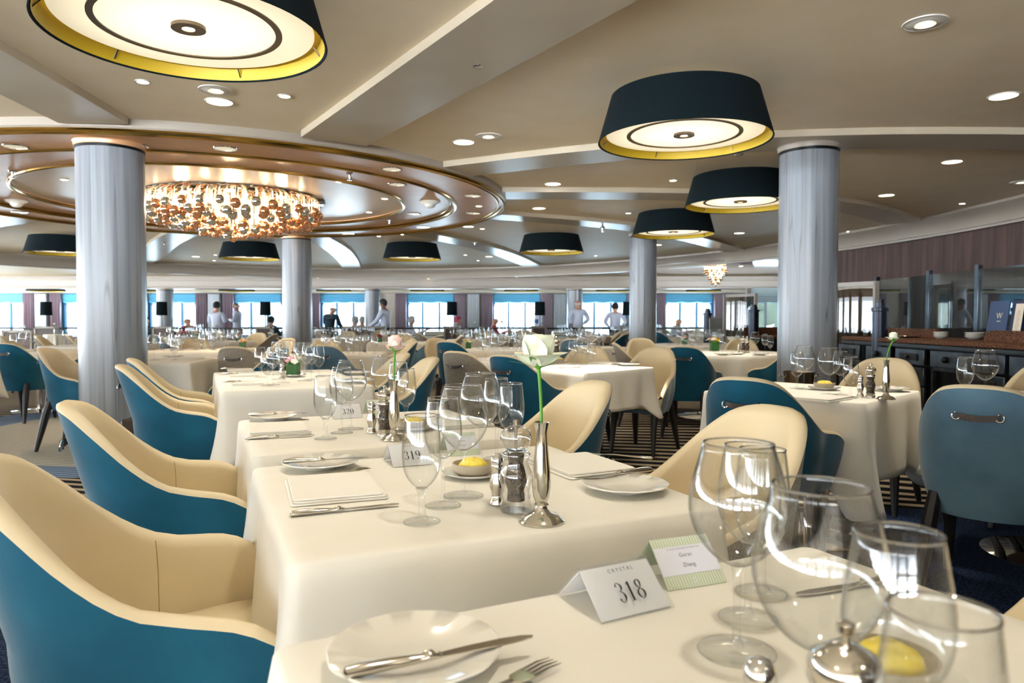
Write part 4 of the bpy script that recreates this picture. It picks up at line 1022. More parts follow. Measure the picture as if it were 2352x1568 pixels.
NP_.put((-1.02, 4.60, ZT), A, 'folded napkin past the goblets %s' % Q4, 'napkin')

# ============================================================ the other tables
def setting(cx, cy, ang, dist, nm, side, near=True, kinds=('red', 'white', 'goblet')):
    """one place at a table: ang = direction from the table centre to the guest"""
    a = math.radians(ang); ux, uy = math.cos(a), math.sin(a); vx, vy = -uy, ux
    def at(f, s): return (cx + ux * f + vx * s, cy + uy * f + vy * s)
    p = at(dist - .14, 0); q = NP_.put((p[0], p[1], ZT), a, 'folded napkin at the %s place of %s' % (side, nm), 'napkin', None, .85)
    p = at(dist - .13, .22); PL.put((p[0], p[1], ZT), 0, 'bread plate at the %s place of %s' % (side, nm), 'plate', None, .85)
    p0 = at(dist - .03, .22); p1 = at(dist - .23, .22); seg(KN, p0, p1, ZT + .0155, 'knife on the plate at the %s place of %s' % (side, nm), 'knife')
    for k, (f, s) in zip(kinds, ((dist - .34, -.02), (dist - .30, -.10), (dist - .25, -.175))):
        p = at(f, s); GP[k].put((p[0], p[1], ZT), 0, '%s at the %s place of %s' % (GN[k], side, nm), 'water glass' if k == 'goblet' else 'wine glass')
R45 = math.radians(45)
# spotlit corner table
NA = 'the spotlit table with the bare corner'
table(.53, 5.78, .86, .86, R45, 'cloth covered square table, the spotlit one with the bare corner'); cloth(.53, 5.78, .86, .86, R45, .30, 'brightly lit white cloth hanging to a point over dark chair legs', 5)
for k, px, py, t in (('goblet', 1358, 848, 'foremost'), ('white', 1346, 843, 'second from the bare corner'), ('red', 1337, 840, 'mid cluster'), ('goblet', 1315, 838, 'beside the butter dish'), ('white', 1327, 836, 'behind the goblets')):
    glass(k, px, py, '%s on %s, %s' % (GN[k], NA, t), sc=.97)
PL.put((*G(1444, 841, .75), ZT), 0, 'bread plate on the bare corner of the spotlit table', 'plate'); seg(KN, (1.05, 6.0), (.87, 5.92), ZT + .0185, 'knife on the corner plate of the spotlit table', 'knife')
NP_.put((*G(1392, 836, .75), ZT), .8, 'folded napkin between glasses and plate on the spotlit table', 'napkin'); NP_.put((*G(1293, 845, .75), ZT), 2.2, 'folded napkin at the near edge of the spotlit table', 'napkin')
DISH.put((*G(1284, 833, .75), ZT), 0, 'butter dish on the spotlit table', 'butter dish'); MILLS.put((*G(1278, 829, .75), ZT), 0, 'tall pepper mill on the spotlit table', 'pepper mill', None, 1.1)
chair(-.07, 5.12, 42, 'teal', 'teal armchair seen from behind right beside the white rose')
chair(1.32, 6.50, -145, 'slate', 'cream fronted armchair tucked behind the bare corner of the spotlit table')
chair_px(1352, 796, -165, 'taupe', 'cream fronted armchair behind the glasses of the spotlit table')
# table with the grey tweed chair
NB = 'the table behind the grey tweed chair'
table(.0, 6.95, .86, .86, R45, 'cloth covered square table behind the grey tweed chair'); cloth(.0, 6.95, .86, .86, R45, .30, 'white cloth on the square table behind the grey tweed chair', 6)
setting(.0, 6.95, 225, .43, NB, 'near'); setting(.0, 6.95, 45, .43, NB, 'far')
chair_px(1045, 808, 35, 'taupe', 'grey tweed armchair seen from behind, with dark strap on its back')
chair_px(1025, 784, 28, 'teal', 'teal armchair just behind the grey tweed one'); chair_px(1000, 777, 150, 'taupe', 'pale cream armchair overlapped by the teal one behind the grey tweed chair')
# table by the thick right column
NC = 'the table with the small white rosebud'
table(1.6, 3.85, .82, .82, R45, 'cloth covered square table holding the white rosebud by the thick column', foot=.36); cloth(1.6, 3.85, .82, .82, R45, .38, 'long white cloth hanging to a sharp corner between two teal chairs', 7, cd=.14)
for k, px, py, t in (('red', 1846, 895, 'nearest the ice bucket'), ('goblet', 1830, 893, 'outermost'), ('red', 1904, 908, 'middle one'), ('white', 1930, 908, 'beside the goblet'), ('goblet', 1953, 915, 'foremost')):
    glass(k, px, py, '%s on %s, %s' % (GN[k], NC, t))
DISH.put((*G(1893, 896, .75), ZT), 0, 'butter dish between the glasses on %s' % NC, 'butter dish', None, 1.1); SALT.put((*G(1976, 912, .75), ZT), 0, 'silver salt shaker on %s' % NC, 'salt shaker'); MILLS.put((*G(1999, 914, .75), ZT), 0, 'silver topped pepper mill on %s' % NC, 'pepper mill')
x, y = G(2035, 918, .75); VASE.put((x, y, ZT), 0, 'silver bud vase on %s' % NC, 'vase'); rose(x, y, .93, 1.035, ROSEW, 'small white rosebud leaning in the vase by the service counter', .03, .8)
PL.put((*G(2045, 899, .75), ZT), 0, 'bread plate on %s' % NC, 'plate'); NP_.put((*G(1885, 918, .75), ZT), 2.3, 'folded napkin on %s' % NC, 'napkin'); seg(KN, (1.50, 3.44), (1.66, 3.50), ZT, 'silver knife beside the napkin on %s' % NC, 'knife')
chair(.99, 3.10, 38, 'teal', 'bright teal armchair with brown strap behind the grey tweed backed one')
chair(2.42, 4.66, -138, 'slate', 'cream fronted armchair between the rosebud and the service counter')
# table at the right edge
table(2.60, 3.44, .80, .80, R45, 'cloth covered table mostly hidden behind the big slate blue chair'); cloth(2.60, 3.44, .80, .80, R45, .26, 'white cloth mostly hidden behind the big slate blue chair', 8)
GP['red'].put((2.19, 3.34, ZT), 0, 'red wine glass above the big slate blue chair back', 'wine glass'); GP['goblet'].put((2.16, 3.44, ZT), 0, 'water goblet above the big slate blue chair back', 'water glass')
chair(1.76, 2.72, 42, 'slate', 'big slate blue armchair seen from behind at the picture edge, with brown strap')
chair(3.13, 4.15, -135, 'taupe', 'cream fronted armchair cut by the frame beyond the slate blue chair')
# large round table behind the right teal chair
ND = 'the round table with orange flowers'
table(2.35, 8.45, 1.7, 1.7, 0, 'large round table under a pleated white cloth, by the slim column', True, .4); cloth(2.35, 8.45, 1.7, 1.7, 0, .42, 'white cloth falling in pleats from the large round table', 9, True)
flower_cube(*G(1641, 806, .75), ZT, [PETO, PETW, PETY, PETW], 'green cube of orange and white flowers on the round table', 1.25, True, 8)
for k, px, py, t in (('red', 1734, 810, 'outermost pair'), ('white', 1757, 814, 'outermost pair'), ('goblet', 1769, 812, 'outermost pair'), ('red', 1700, 803, 'behind the pepper mills'), ('goblet', 1660, 813, 'before the orange flowers'), ('goblet', 1572, 806, 'above the teal chair'), ('goblet', 1590, 806, 'in the wide cluster'), ('red', 1603, 802, 'in the wide cluster'),
                     ('red', 1620, 800, 'beside the orange flowers'), ('white', 1648, 798, 'behind the orange flowers'), ('red', 1655, 795, 'behind the orange flowers')):
    glass(k, px, py, '%s on %s, %s' % (GN[k], ND, t))
MILLS.put((*G(1707, 810, .75), ZT), 0, 'dark pepper mill on the round table', 'pepper mill', None, .9); MILLS.put((*G(1716, 811, .75), ZT), 0, 'pale pepper mill on the round table', 'pepper mill', None, .9); SALT.put((*G(1697, 811, .75), ZT), 0, 'salt shaker on the round table', 'salt shaker')
for j, (px, py) in enumerate(((1660, 816), (1695, 815), (1745, 816), (1580, 812))): PL.put((*G(px, py, .75), ZT), 0, 'bread plate on the round table, %s one by the near rim' % ['first', 'second', 'third', 'fourth'][j], 'plate')
chair(1.62, 6.85, 25, 'teal', 'teal armchair with leather strap, in front of the round table'); chair(2.95, 7.25, -25, 'teal', 'teal armchair arm showing between round table and thick column')
chair(3.1, 9.75, 200, 'taupe', 'cream armchair behind the pepper mills of the round table'); chair(1.75, 9.9, 175, 'taupe', 'taupe rimmed cream armchair beside the slim column')
# left side tables
table(-3.3, 6.75, .86, .86, math.radians(4), 'cloth covered square table behind the thick marble column'); cloth(-3.3, 6.75, .86, .86, math.radians(4), .30, 'white cloth on the square table behind the thick marble column', 11)
NE = 'the table behind the thick marble column'
for k, px, py, t in (('red', 348, 832, 'closest to the column'), ('white', 372, 829, 'middle one'), ('goblet', 395, 832, 'outermost')): glass(k, px + 6, py - 4, '%s on %s, %s' % (GN[k], NE, t), sc=1.0)
PL.put((*G(398, 822, .75), ZT), 0, 'bread plate on %s' % NE, 'plate'); NP_.put((*G(435, 826, .75), ZT), 0, 'folded napkin on %s' % NE, 'napkin')
chair_px(101, 800, 88, 'teal', 'teal and cream armchair standing free on the pale striped carpet')
chair(-2.03, 6.42, -88, 'teal', 'teal armchair with a steel strap ring, behind the long fourth table'); chair_px(535, 797, 5, 'taupe', 'grey tweed armchair behind the thick column table, strap on its back')
chair_px(4, 788, 3, 'teal', 'teal armchair seen from behind at the picture edge');
table(-5.9, 9.0, .9, .9, 0, 'cloth covered table beyond the teal chair at the picture edge'); cloth(-5.9, 9.0, .9, .9, 0, .30, 'white cloth beyond the teal chair at the picture edge', 12)
setting(-5.9, 9.0, -90, .45, 'the table beyond the edge chair', 'near')
table(-5.5, 6.75, .86, .86, .2, 'cloth covered table whose corner shows at the picture edge'); cloth(-5.5, 6.75, .86, .86, .2, .30, 'white cloth corner hanging at the picture edge', 13)
# mid tables
FARN = 0
def far_table(x, y, w, rz, nm, nglass, seed, rnd=False, flowers=None, settings=True):
    table(x, y, w, w, rz, 'cloth covered %s' % nm, rnd); cloth(x, y, w, w, rz, .32, 'white cloth on the %s' % nm, seed, rnd)
    r = random.Random(seed); pts = []; k = 0; tries = 0; nglass = int(nglass * 1.35)
    while k < nglass and tries < 400:
        tries += 1; a = r.random() * 6.28; q = w * .43 * math.sqrt(r.random()); p = (x + q * math.cos(a), y + q * math.sin(a))
        if all(math.hypot(p[0] - b[0], p[1] - b[1]) > .105 for b in pts):
            pts.append(p); kd = ('red', 'white', 'goblet')[k % 3]
            o = obj('stemmed_glass', FG[kd], None, (p[0], p[1], ZT)); tag(o, 'clear stemmed glass on the %s' % nm, 'wine glass', 'glasses on the %s' % nm); k += 1
    if flowers:
        for tries in range(300):
            a = r.random() * 6.28; q = w * .46 * math.sqrt(r.random()); p = (x + q * math.cos(a), y + q * math.sin(a))
            if all(math.hypot(p[0] - b[0], p[1] - b[1]) > .11 for b in pts): break
        flower_cube(p[0], p[1], ZT, flowers, 'small flower arrangement on the %s' % nm, .95, True, seed)
def two(x, y, rz, w=.9): pass
far_table(-1.9, 8.25, .86, .1, 'table behind the slate chair back', 9, 21)
chair_px(738, 793, 4, 'slate', 'slate blue armchair back behind the glasses of the long table'); chair(-2.35, 9.15, 178, 'teal', 'cream fronted armchair facing out behind the slate chair back')
chair(-1.15, 8.6, -105, 'teal', 'cream and teal armchair in profile, button like strap on its back'); chair(-1.30, 9.55, -110, 'taupe', 'taupe armchair in profile behind the cream and teal one')
far_table(-4.0, 9.3, 1.1, .1, 'table with orange flowers behind the thick column', 12, 22, flowers=[PETO, PETW])
chair(-4.75, 8.35, 25, 'teal', 'teal armchair back beside the thick marble column'); chair(-3.05, 9.9, -150, 'taupe', 'cream armchair beyond the orange flowers'); chair(-4.45, 10.2, 175, 'taupe', 'cream armchair seen over the glasses right of the thick column')
far_table(-6.25, 11.0, 1.2, 0, 'table with red flowers left of the thick column', 14, 23, flowers=[PETR, PETP])
chair(-5.0, 8.75, -118, 'teal', 'cream and teal armchair in profile left of the thick column')
for j, (x, y) in enumerate(((-7.75, 11.0), (-7.9, 12.0), (-8.0, 13.0))): chair(x, y, 75, 'taupe', 'taupe armchair in profile in the far left row, %s from the front' % ['first', 'second', 'third'][j])
far_table(-.15, 9.55, 1.15, 0, 'small round table before the far tables', 12, 24, True, flowers=[PETW, PETY])
far_table(-1.95, 12.4, 1.0, .15, 'far table just past the pink rose', 11, 25, flowers=[PETR])
chair(-1.15, 11.6, -60, 'slate', 'slate armchair beside the far table past the pink rose'); chair(-2.0, 13.4, 180, 'taupe', 'cream armchair behind the far table past the pink rose'); chair(-.85, 12.4, -95, 'taupe', 'taupe armchair at the window side of the far table past the rose')
far_table(2.9, 11.4, 1.3, 0, 'round table with pink flowers beside the slim column', 14, 26, True, flowers=[PETP, PETW])
chair(2.07, 13.05, -60, 'teal', 'teal armchair in profile behind the slim column'); chair(1.12, 7.9, 95, 'taupe', 'small taupe armchair in profile between cream chair and round table')
far_table(1.0, 10.3, .9, .6, 'table behind the tall pepper mill', 9, 27); chair(.80, 9.45, 20, 'slate', 'slate armchair with dark strap behind the tall pepper mill'); chair(1.45, 11.15, -40, 'taupe', 'taupe armchair with dark strap before the far glasses'); chair(.4, 11.2, 160, 'taupe', 'cream armchair behind the tall pepper mill')
names = ['far table beneath the red shirted guest', 'far table beneath the two standing waiters', 'far table before the wide wooden panel', 'far table before the bending man', 'far table below the wall sconce', 'far table before the curtain pair', 'far table before the bald waiter', 'far table beside the slim column base', 'farthest table under the small chandelier']
spots = [(430, 15.6), (520, 13.0), (835, 17.3), (750, 15.0), (1085, 14.2), (1180, 17.4), (1330, 15.0), (1430, 17.5), (1600, 16.0)]
for j, (nm, (px, d)) in enumerate(zip(names, spots)):
    x = DX(px, d); far_table(x, d, 1.0, .3 * j, nm, 10 if j not in (1,) else 14, 40 + j, j % 3 == 1, flowers=[[PETW, PETY], [PETO, PETW], None, None, [PETW], [PETR, PETP], None, None, [PETP]][j])
    c = ['taupe', 'slate', 'taupe', 'teal', 'taupe'][j % 5]
    chair(x + .25, d + .95, 185, 'taupe', 'cream armchair on the window side of the %s' % nm); chair(x - 1.0, d - .55, 62, c, '%s armchair on the near side of the %s' % (CN[c], nm))
    if j in (1, 4, 6): chair(x + .85, d + .1, -90, 'taupe', 'taupe armchair in profile beside the %s' % nm)
for j, px in enumerate((30, 230, 440, 640, 830, 1010, 1200, 1300, 1500, 1580)):
    d = 24.1 + .4 * (j % 2); x = DX(px, d); nm = 'window table, %s from the far left' % ['first', 'second', 'third', 'fourth', 'fifth', 'sixth', 'seventh', 'eighth', 'ninth', 'tenth'][j]
    far_table(x, d, .9, 0, nm, 5, 60 + j)
# ============================================================ railing, panels, lamps at the edge of the room
YR = 20.0
o = empty('railing', (0, YR, 0)); tag(o, 'long dark handrail over clear glass in front of the window seats', 'railing')
x0, x1 = DX(-20, YR), DX(1700, YR)
MB().box(((x0 + x1) / 2, 0, .90), (x1 - x0, .07, .045)).build('handrail', BLACKM, o, bevel=.01)
MB().box(((x0 + x1) / 2, 0, .70), (x1 - x0, .03, .02)).build('lower_rail', BLACKM, o)
n = 14
for k in range(n + 1): MB().box((x0 + (x1 - x0) * k / n, 0, .44), (.035, .035, .88)).build('post', BLACKM, o)
for k in range(n): MB().box((x0 + (x1 - x0) * (k + .5) / n, 0, .40), ((x1 - x0) / n - .06, .01, .55)).build('railing_glass', PANE, o)
def panel(px0, px1, ztop, lab, m=None):
    d = 19.7; xa, xb = DX(px0, d), DX(px1, d); w = xb - xa
    o = empty('partition_panel', ((xa + xb) / 2, d, 0)); tag(o, lab, 'partition')
    MB().box((0, 0, ztop / 2 - .02), (w - .08, .16, ztop - .08)).build('wood_panel', m or WOODP, o)
    mb = MB().box((0, 0, ztop - .025), (w, .2, .05)); mb.box((-w / 2 + .025, 0, ztop / 2), (.05, .2, ztop)); mb.box((w / 2 - .025, 0, ztop / 2), (.05, .2, ztop)); mb.build('frame', PFRAME, o, bevel=.006)
    return (xa + xb) / 2
def lampstand(px, lab):
    d = 19.7; o = empty('table_lamp', (DX(px, d), d, .93)); tag(o, lab, 'lamp', None)
    MB().lathe([(0, 0), (.07, 0), (.07, .015), (.012, .02), (.010, .40)], 20).build('lamp_base', BLACKM, o)
    MB().shell([(.145, .33), (.135, .70), (.133, .70), (.143, .33)], 36).build('lamp_shade', SHADE, o)
    MB().ball((0, 0, .5), .03, 10, 7).build('bulb', WHITEP, o)
for px0, px1, z, lab in ((83, 132, .95, 'wood framed partition panel far over by the first lamp'), (354, 396, .95, 'wood partition panel beside the red shirted guest'), (590, 627, .95, 'wood partition panel with lamp between two windows'),
                         (785, 886, .955, 'widest wood partition panel, below the grey haired guests'), (1020, 1054, .955, 'wood partition panel beneath the lamp near the sconce'), (1221, 1255, .965, 'wood partition panel beneath the lamp hiding the man in the vest')):
    panel(px0, px1, z, lab)
panel(1422, 1470, .98, 'open fronted wooden box partition beside the slim column', WOODP)
panel(10, 78, .86, 'low dark wooden partition at the picture edge')
for px, lab in ((107, 'black square shaded lamp at the far side of the thick column'), (372, 'black square shaded lamp in front of the first slim far column'), (610, 'black square shaded lamp against the window above a seated guest'),
                (1038, 'black square shaded lamp beside the wall sconce'), (1240, 'black square shaded lamp hiding the face of the man in the vest'), (1442, 'black square shaded lamp half hidden by the slim column')): lampstand(px, lab)
# curtains, blinds, piers and sconce on the window wall
def curtain(x, w, lab):
    n = 60; rows = []
    for z in (2.08, 1.5, .9, .05):
        k = 1 + (.15 if z < 1 else 0)
        rows.append([(x - w / 2 + w * i / n, YW - .16 + .045 * math.sin(i * .95) * k, z) for i in range(n + 1)])
    o = MB().grid(rows).build('curtain', CURT, ang=70); tag(o, lab, 'curtain'); md = o.modifiers.new('t', 'SOLIDIFY'); md.thickness = .006
def blind(x, lab):
    n = 40; rows = []; prof = [(2.08, .0)] + [q for k in range(4) for q in ((2.02 - .065 * k, -.012), (1.985 - .065 * k, -.04), (1.965 - .065 * k, -.008))]
    for j, (z, dy) in enumerate(prof):
        t = j / (len(prof) - 1); rows.append([(x - .84 + 1.68 * i / n, YW - .08 + dy, z - .035 * t * abs(math.sin(PI * 3 * i / n)) * 1.0) for i in range(n + 1)])
    o = MB().grid(rows).build('roman_blind', BLIND, ang=50); tag(o, lab, 'blind'); md = o.modifiers.new('t', 'SOLIDIFY'); md.thickness = .003
NUM = ['first', 'second', 'third', 'fourth', 'fifth', 'sixth', 'seventh', 'eighth', 'ninth', 'tenth']
for k, x in enumerate(wins):
    blind(x, 'pale blue roman blind above the %s window from the left' % NUM[k])
    curtain(x - 1.06, .40, 'mauve pleated curtain on the left side of the %s window' % NUM[k]); curtain(x + 1.06, .40, 'mauve pleated curtain on the right side of the %s window' % NUM[k])
for k, x in enumerate(wins[:-1]):
    if k == 4: continue
    o = MB().box((x + 1.5425, YW - .12, 1.04), (.44, .24, 2.08)).build('trim_%d' % (50 + k), MARBLE, bevel=.03); o['kind'] = 'structure'
o = empty('wall_sconce', (DX(1090, 25.95), 25.97, 1.49)); tag(o, 'small wall sconce glowing up and down between two curtains', 'wall lamp')
MB().box((0, -.05, 0), (.13, .08, .17)).build('body', BLACKM, o, bevel=.01); MB().box((0, -.05, .09), (.10, .06, .01)).build('glow', BULB, o); MB().box((0, -.05, -.09), (.10, .06, .01)).build('glow', BULB, o)
for s in (1, -1):
    L = bpy.data.lights.new('sconce_light', 'POINT'); L.energy = 5; L.color = (1, .72, .42); L.shadow_soft_size = .04; lo = bpy.data.objects.new('sconce_light', L); COL.objects.link(lo); lo.location = (DX(1090, 25.95), 25.82, 1.49 + s * .17)
# roses on the railing side tables
for j, (px, py, lab) in enumerate(((497, 748, 'pale yellow rose before the waiter turned away'), (1153, 741, 'tiny white rose below the bald waiter'), (1376, 742, 'tiny white rose between the two window waiters'), (1436, 742, 'white rose on top of the wooden box partition'),
                                    (1092, 742, 'tiny white rose below the wall sconce'), (125, 746, 'tiny white rose by the first square lamp'))):
    d = 19.3; x = DX(px, d); z = CAMZ + (735 - py) / F * d
    if j == 3: d = 19.7; x = DX(px, d)
    VASE.put((x, d, .98 if j == 3 else .753), 0, 'bud vase under the %s' % lab, 'vase', None, .8 if j != 3 else .4); rose(x, d, z - (.15 if j != 3 else .06), z, ROSEW, lab, 0, 1.3)
    if j != 3:
        table(x, d, .5, .5, 0, 'small cloth covered side table under the %s' % lab, True, .2); cloth(x, d, .5, .5, 0, .3, 'cloth on the side table under the %s' % lab, j, True)

# ============================================================ people
def skin_obj(name, V_, E_, m, parent, root=0, lv=1):
    me = bpy.data.meshes.new(name); me.from_pydata([v[:3] for v in V_], E_, []); me.materials.append(m)
    o = bpy.data.objects.new(name, me); COL.objects.link(o); o.parent = parent
    sk = o.modifiers.new('skin', 'SKIN'); sk.use_smooth_shade = True; sk.branch_smoothing = .4
    lay = me.skin_vertices[0].data
    for i, v in enumerate(V_): lay[i].radius = (v[3], v[4] if len(v) > 4 else v[3]); lay[i].use_root = (i == root)
    sd = o.modifiers.new('sub', 'SUBSURF'); sd.levels = lv; sd.render_levels = lv
    return o
def person(x, y, face, lab, shirt, hair, sit=False, lean=0, h=1.76, skin=SKIN, arms='down', bald=False, trousers=TROU, vest=None):
    t = math.radians(face); o = empty('person', (x, y, 0), -t); tag(o, lab, 'person'); s = h / 1.76
    hip = .47 if sit else .92 * s
    def L(p, pivot=hip):                     # lean forward about the hips
        x_, y_, z_ = p[:3]; dz = z_ - pivot; a = math.radians(lean)
        return (x_, y_ + dz * math.sin(a), pivot + dz * math.cos(a)) + tuple(p[3:])
    def U_(z): return hip + (z - .92) * s
    torso = [L((0, 0, hip, .15, .115)), L((0, .0, U_(1.10), .145, .105)), L((0, -.01, U_(1.28), .165, .115)), L((0, -.005, U_(1.40), .14, .095)), L((0, 0, U_(1.47), .062, .062)), L((0, .015, U_(1.545), .078, .088)), L((0, .02, U_(1.635), .092, .108)), L((0, .012, U_(1.70), .078, .092))]
    V_ = list(torso); E_ = [(i, i + 1) for i in range(7)]
    V_.append(L((0, .130, U_(1.605), .014))); E_.append((6, 8))          # nose
    for sg in (-1, 1): V_.append(L((sg * .098, .01, U_(1.61), .014, .02))); E_.append((6, len(V_) - 1))   # ears
    SH = []
    for sg in (-1, 1):
        sh = L((sg * .19, -.005, U_(1.375), .062))
        if arms == 'down': el = L((sg * .25, -.04, U_(1.13), .042)); wr = L((sg * .235, .10, U_(.93), .03))
        elif arms == 'fold': el = L((sg * .26, .0, U_(1.14), .042)); wr = L((sg * .06, .24, U_(1.20), .03))
        elif arms == 'hips': el = L((sg * .31, -.05, U_(1.15), .042)); wr = L((sg * .19, .10, U_(1.02), .03))
        else: el = L((sg * .23, .14, U_(1.13), .042)); wr = (sg * .15, .42 + (.25 if lean else 0), .80 if sit or lean else U_(1.05), .03)
        b = len(V_); V_ += [sh, el, wr]; E_ += [(3, b), (b, b + 1), (b + 1, b + 2)]; SH.append((sh, el, wr))
        d = Vector(wr[:3]) - Vector(el[:3]); d.normalize(); w = Vector(wr[:3]); side = d.cross(Vector((0, 0, 1))); side = side.normalized() if side.length > .1 else Vector((1, 0, 0))
        pal = w + d * .07; V_.append((*pal, .034, .018)); E_.append((b + 2, b + 3)); pb = b + 3
        for q, (off, ln) in enumerate(((-.027, .07), (-.009, .082), (.009, .078), (.027, .062))):
            k1 = pal + side * off * 1.1 + d * .03; k2 = k1 + d * ln * .55 + Vector((0, 0, -.01)); k3 = k1 + d * ln + Vector((0, 0, -.03))
            i = len(V_); V_ += [(*k1, .009), (*k2, .008), (*k3, .007)]; E_ += [(pb, i), (i, i + 1), (i + 1, i + 2)]
        th = w + d * .03 + side * (.03 * -sg); i = len(V_); V_ += [(*th, .011), (*(th + d * .04 + side * (.02 * -sg)), .008)]; E_ += [(b + 2, i), (i, i + 1)]
    LG = []
    for sg in (-1, 1):
        if sit: a = (sg * .10, .05, .47, .085); kn = (sg * .12, .46, .48, .062); an = (sg * .12, .44, .08, .04); to = (sg * .12, .60, .04, .035)
        else: a = (sg * .095, 0, hip - .08, .09); kn = (sg * .10, .015, .49 * s, .058); an = (sg * .10, -.02, .09, .04); to = (sg * .105, .13, .035, .035)
        b = len(V_); V_ += [a, kn, an, to]; E_ += [(0, b), (b, b + 1), (b + 1, b + 2), (b + 2, b + 3)]; LG.append((a, kn, an, to))
    skin_obj('body', V_, E_, skin, o)
    g = lambda v, k=1.0, a=.014: (*v[:3], v[3] * k + a, (v[4] if len(v) > 4 else v[3]) * k + a)
    C = [g(torso[0], 1, .02), g(torso[1], 1, .03), g(torso[2], 1, .03), g(torso[3], 1, .022), (torso[4][0], torso[4][1], torso[4][2] + .022, .088, .088), (torso[0][0], torso[0][1], torso[0][2] - .07, .165, .13)]; CE = [(0, 1), (1, 2), (2, 3), (3, 4), (0, 5)]
    for sh, el, wr in SH: b = len(C); C += [g(sh, 1, .018), g(el, 1, .024), (*[wr[k] * .92 + el[k] * .08 for k in range(3)], .044, .044)]; CE += [(3, b), (b, b + 1), (b + 1, b + 2)]
    skin_obj('shirt', C, CE, shirt, o)
    if vest: skin_obj('vest', [g(torso[0], 1, .02), g(torso[1], 1, .028), g(torso[2], 1, .03), g(torso[3], .9, .022)], [(0, 1), (1, 2), (2, 3)], vest, o)
    T = [g(torso[0], 1, .008)]; TE = []
    for a, kn, an, to in LG: b = len(T); T += [g(a), g(kn, 1, .018), g(an, 1, .02)]; TE += [(0, b), (b, b + 1), (b + 1, b + 2)]
    skin_obj('trousers', T, TE, trousers, o)
    for a, kn, an, to in LG: skin_obj('shoe', [(*an[:3], .045), (an[0], an[1] + .04, .05, .045, .045), (*to[:3], .042, .038)], [(0, 1), (1, 2)], BLACKM, o)
    if hair:
        hd = L((0, .012, U_(1.645))); mb = MB()
        rows = []
        for j in range(10):
            row = []
            for k in range(28):
                a = 2 * PI * k / 28; fr = max(0, math.sin(a)) ** .7; u0 = math.radians(-38 + 66 * fr) if not bald else math.radians(-40 + 30 * fr)
                u1 = math.radians(90) if not bald else max(u0 + .02, math.radians(-10 - 10 * fr) if fr < .5 else u0 + .02)
                u = u0 + (u1 - u0) * j / 9
                row.append((hd[0] + .103 * math.cos(u) * math.cos(a), hd[1] + .005 + .122 * math.cos(u) * math.sin(a), hd[2] + .122 * math.sin(u)))
            rows.append(row)
        h_ = mb.grid(rows, closed=True).build('hair', hair, o, ang=80)
    # eyes and mouth
    for sg in (-1, 1):
        e = L((sg * .033, .118, U_(1.635))); MB().ball(e, .010, 8, 6).build('eye', CARD, o)
        e2 = L((sg * .033, .126, U_(1.635))); MB().ball(e2, .005, 6, 5).build('pupil', INK, o)
    m_ = L((0, .112, U_(1.565))); MB().ball(m_, .02, 8, 6, (1, .4, .25)).build('mouth', mat('lips', '#9a5a50', .5) if 'lips' not in bpy.data.materials else bpy.data.materials['lips'], o)
    return o
person(DX(498, 20.8), 20.8, 10, 'person in white shirt standing with back turned, black hair, before the curtain', SHIRT, HAIRB, arms='fold', h=1.66)
person(DX(545, 21.8), 21.8, -95, 'person in white shirt standing in profile with hands held together', SHIRT, HAIRG, arms='fold', bald=True, h=1.70, skin=SKIND)
person(DX(755, 21.2), 21.2, 15, 'person in dark jacket bending forward over a window table', SUIT, HAIRG, lean=22, arms='out', h=1.62, bald=True)
person(DX(887, 20.7), 20.7, -70, 'person in white shirt looking down beside the far column', SHIRT, HAIRB, lean=6, arms='out', h=1.74, skin=SKIND)
person(DX(1237, 21.3), 21.3, -95, 'person in blue vest and white sleeves behind the black square lamp', SHIRT, HAIRB, h=1.66, vest=BLUEV, skin=SKIND)
person(DX(1328, 21.0), 21.0, -15, 'bald person in pale shirt seen from behind with hands on hips', SHIRT, HAIRG, arms='hips', bald=True, h=1.76)
person(DX(1413, 21.3), 21.3, 5, 'person in pale shirt seen from behind against the bright window', SHIRT, HAIRB, arms='hips', h=1.64)
def seated(px, d, face, lab, shirt, hair, **k):
    person(DX(px, d), d, face, lab, shirt, hair, sit=True, arms='out', h=1.62, **k); chair(DX(px, d) - .02 * math.sin(math.radians(face)), d - .0, face, 'taupe', 'taupe armchair under the %s' % lab.split(',')[0].replace('person', 'guest'), origin=True)
seated(436, 21.9, -60, 'seated person in red shirt, bald', SHIRTR, None, lean=8)
seated(334, 22.9, 100, 'seated person with dark hair by the thick column', SUIT, HAIRB)
seated(622, 22.3, 20, 'seated person with dark hair below the square lamp', SUIT, HAIRB)
seated(815, 22.2, 60, 'seated person with grey hair beside a dark haired guest', SHIRT, HAIRG)
seated(832, 22.9, 0, 'seated person with darker grey hair beside the far column', SUIT, HAIRG)
seated(944, 22.2, 80, 'seated person with grey hair right of the far column', SHIRT, HAIRG)
seated(1050, 22.0, 100, 'seated person with reddish hair beneath the square lamp by the sconce', SHIRT, SHIRTR)
seated(1135, 21.9, 90, 'seated bald person raising hands by the window right of the sconce', SHIRTR, None)
seated(1547, 22.0, 75, 'seated bald person in white beside wine glasses at the last window', SHIRT, None, lean=14)

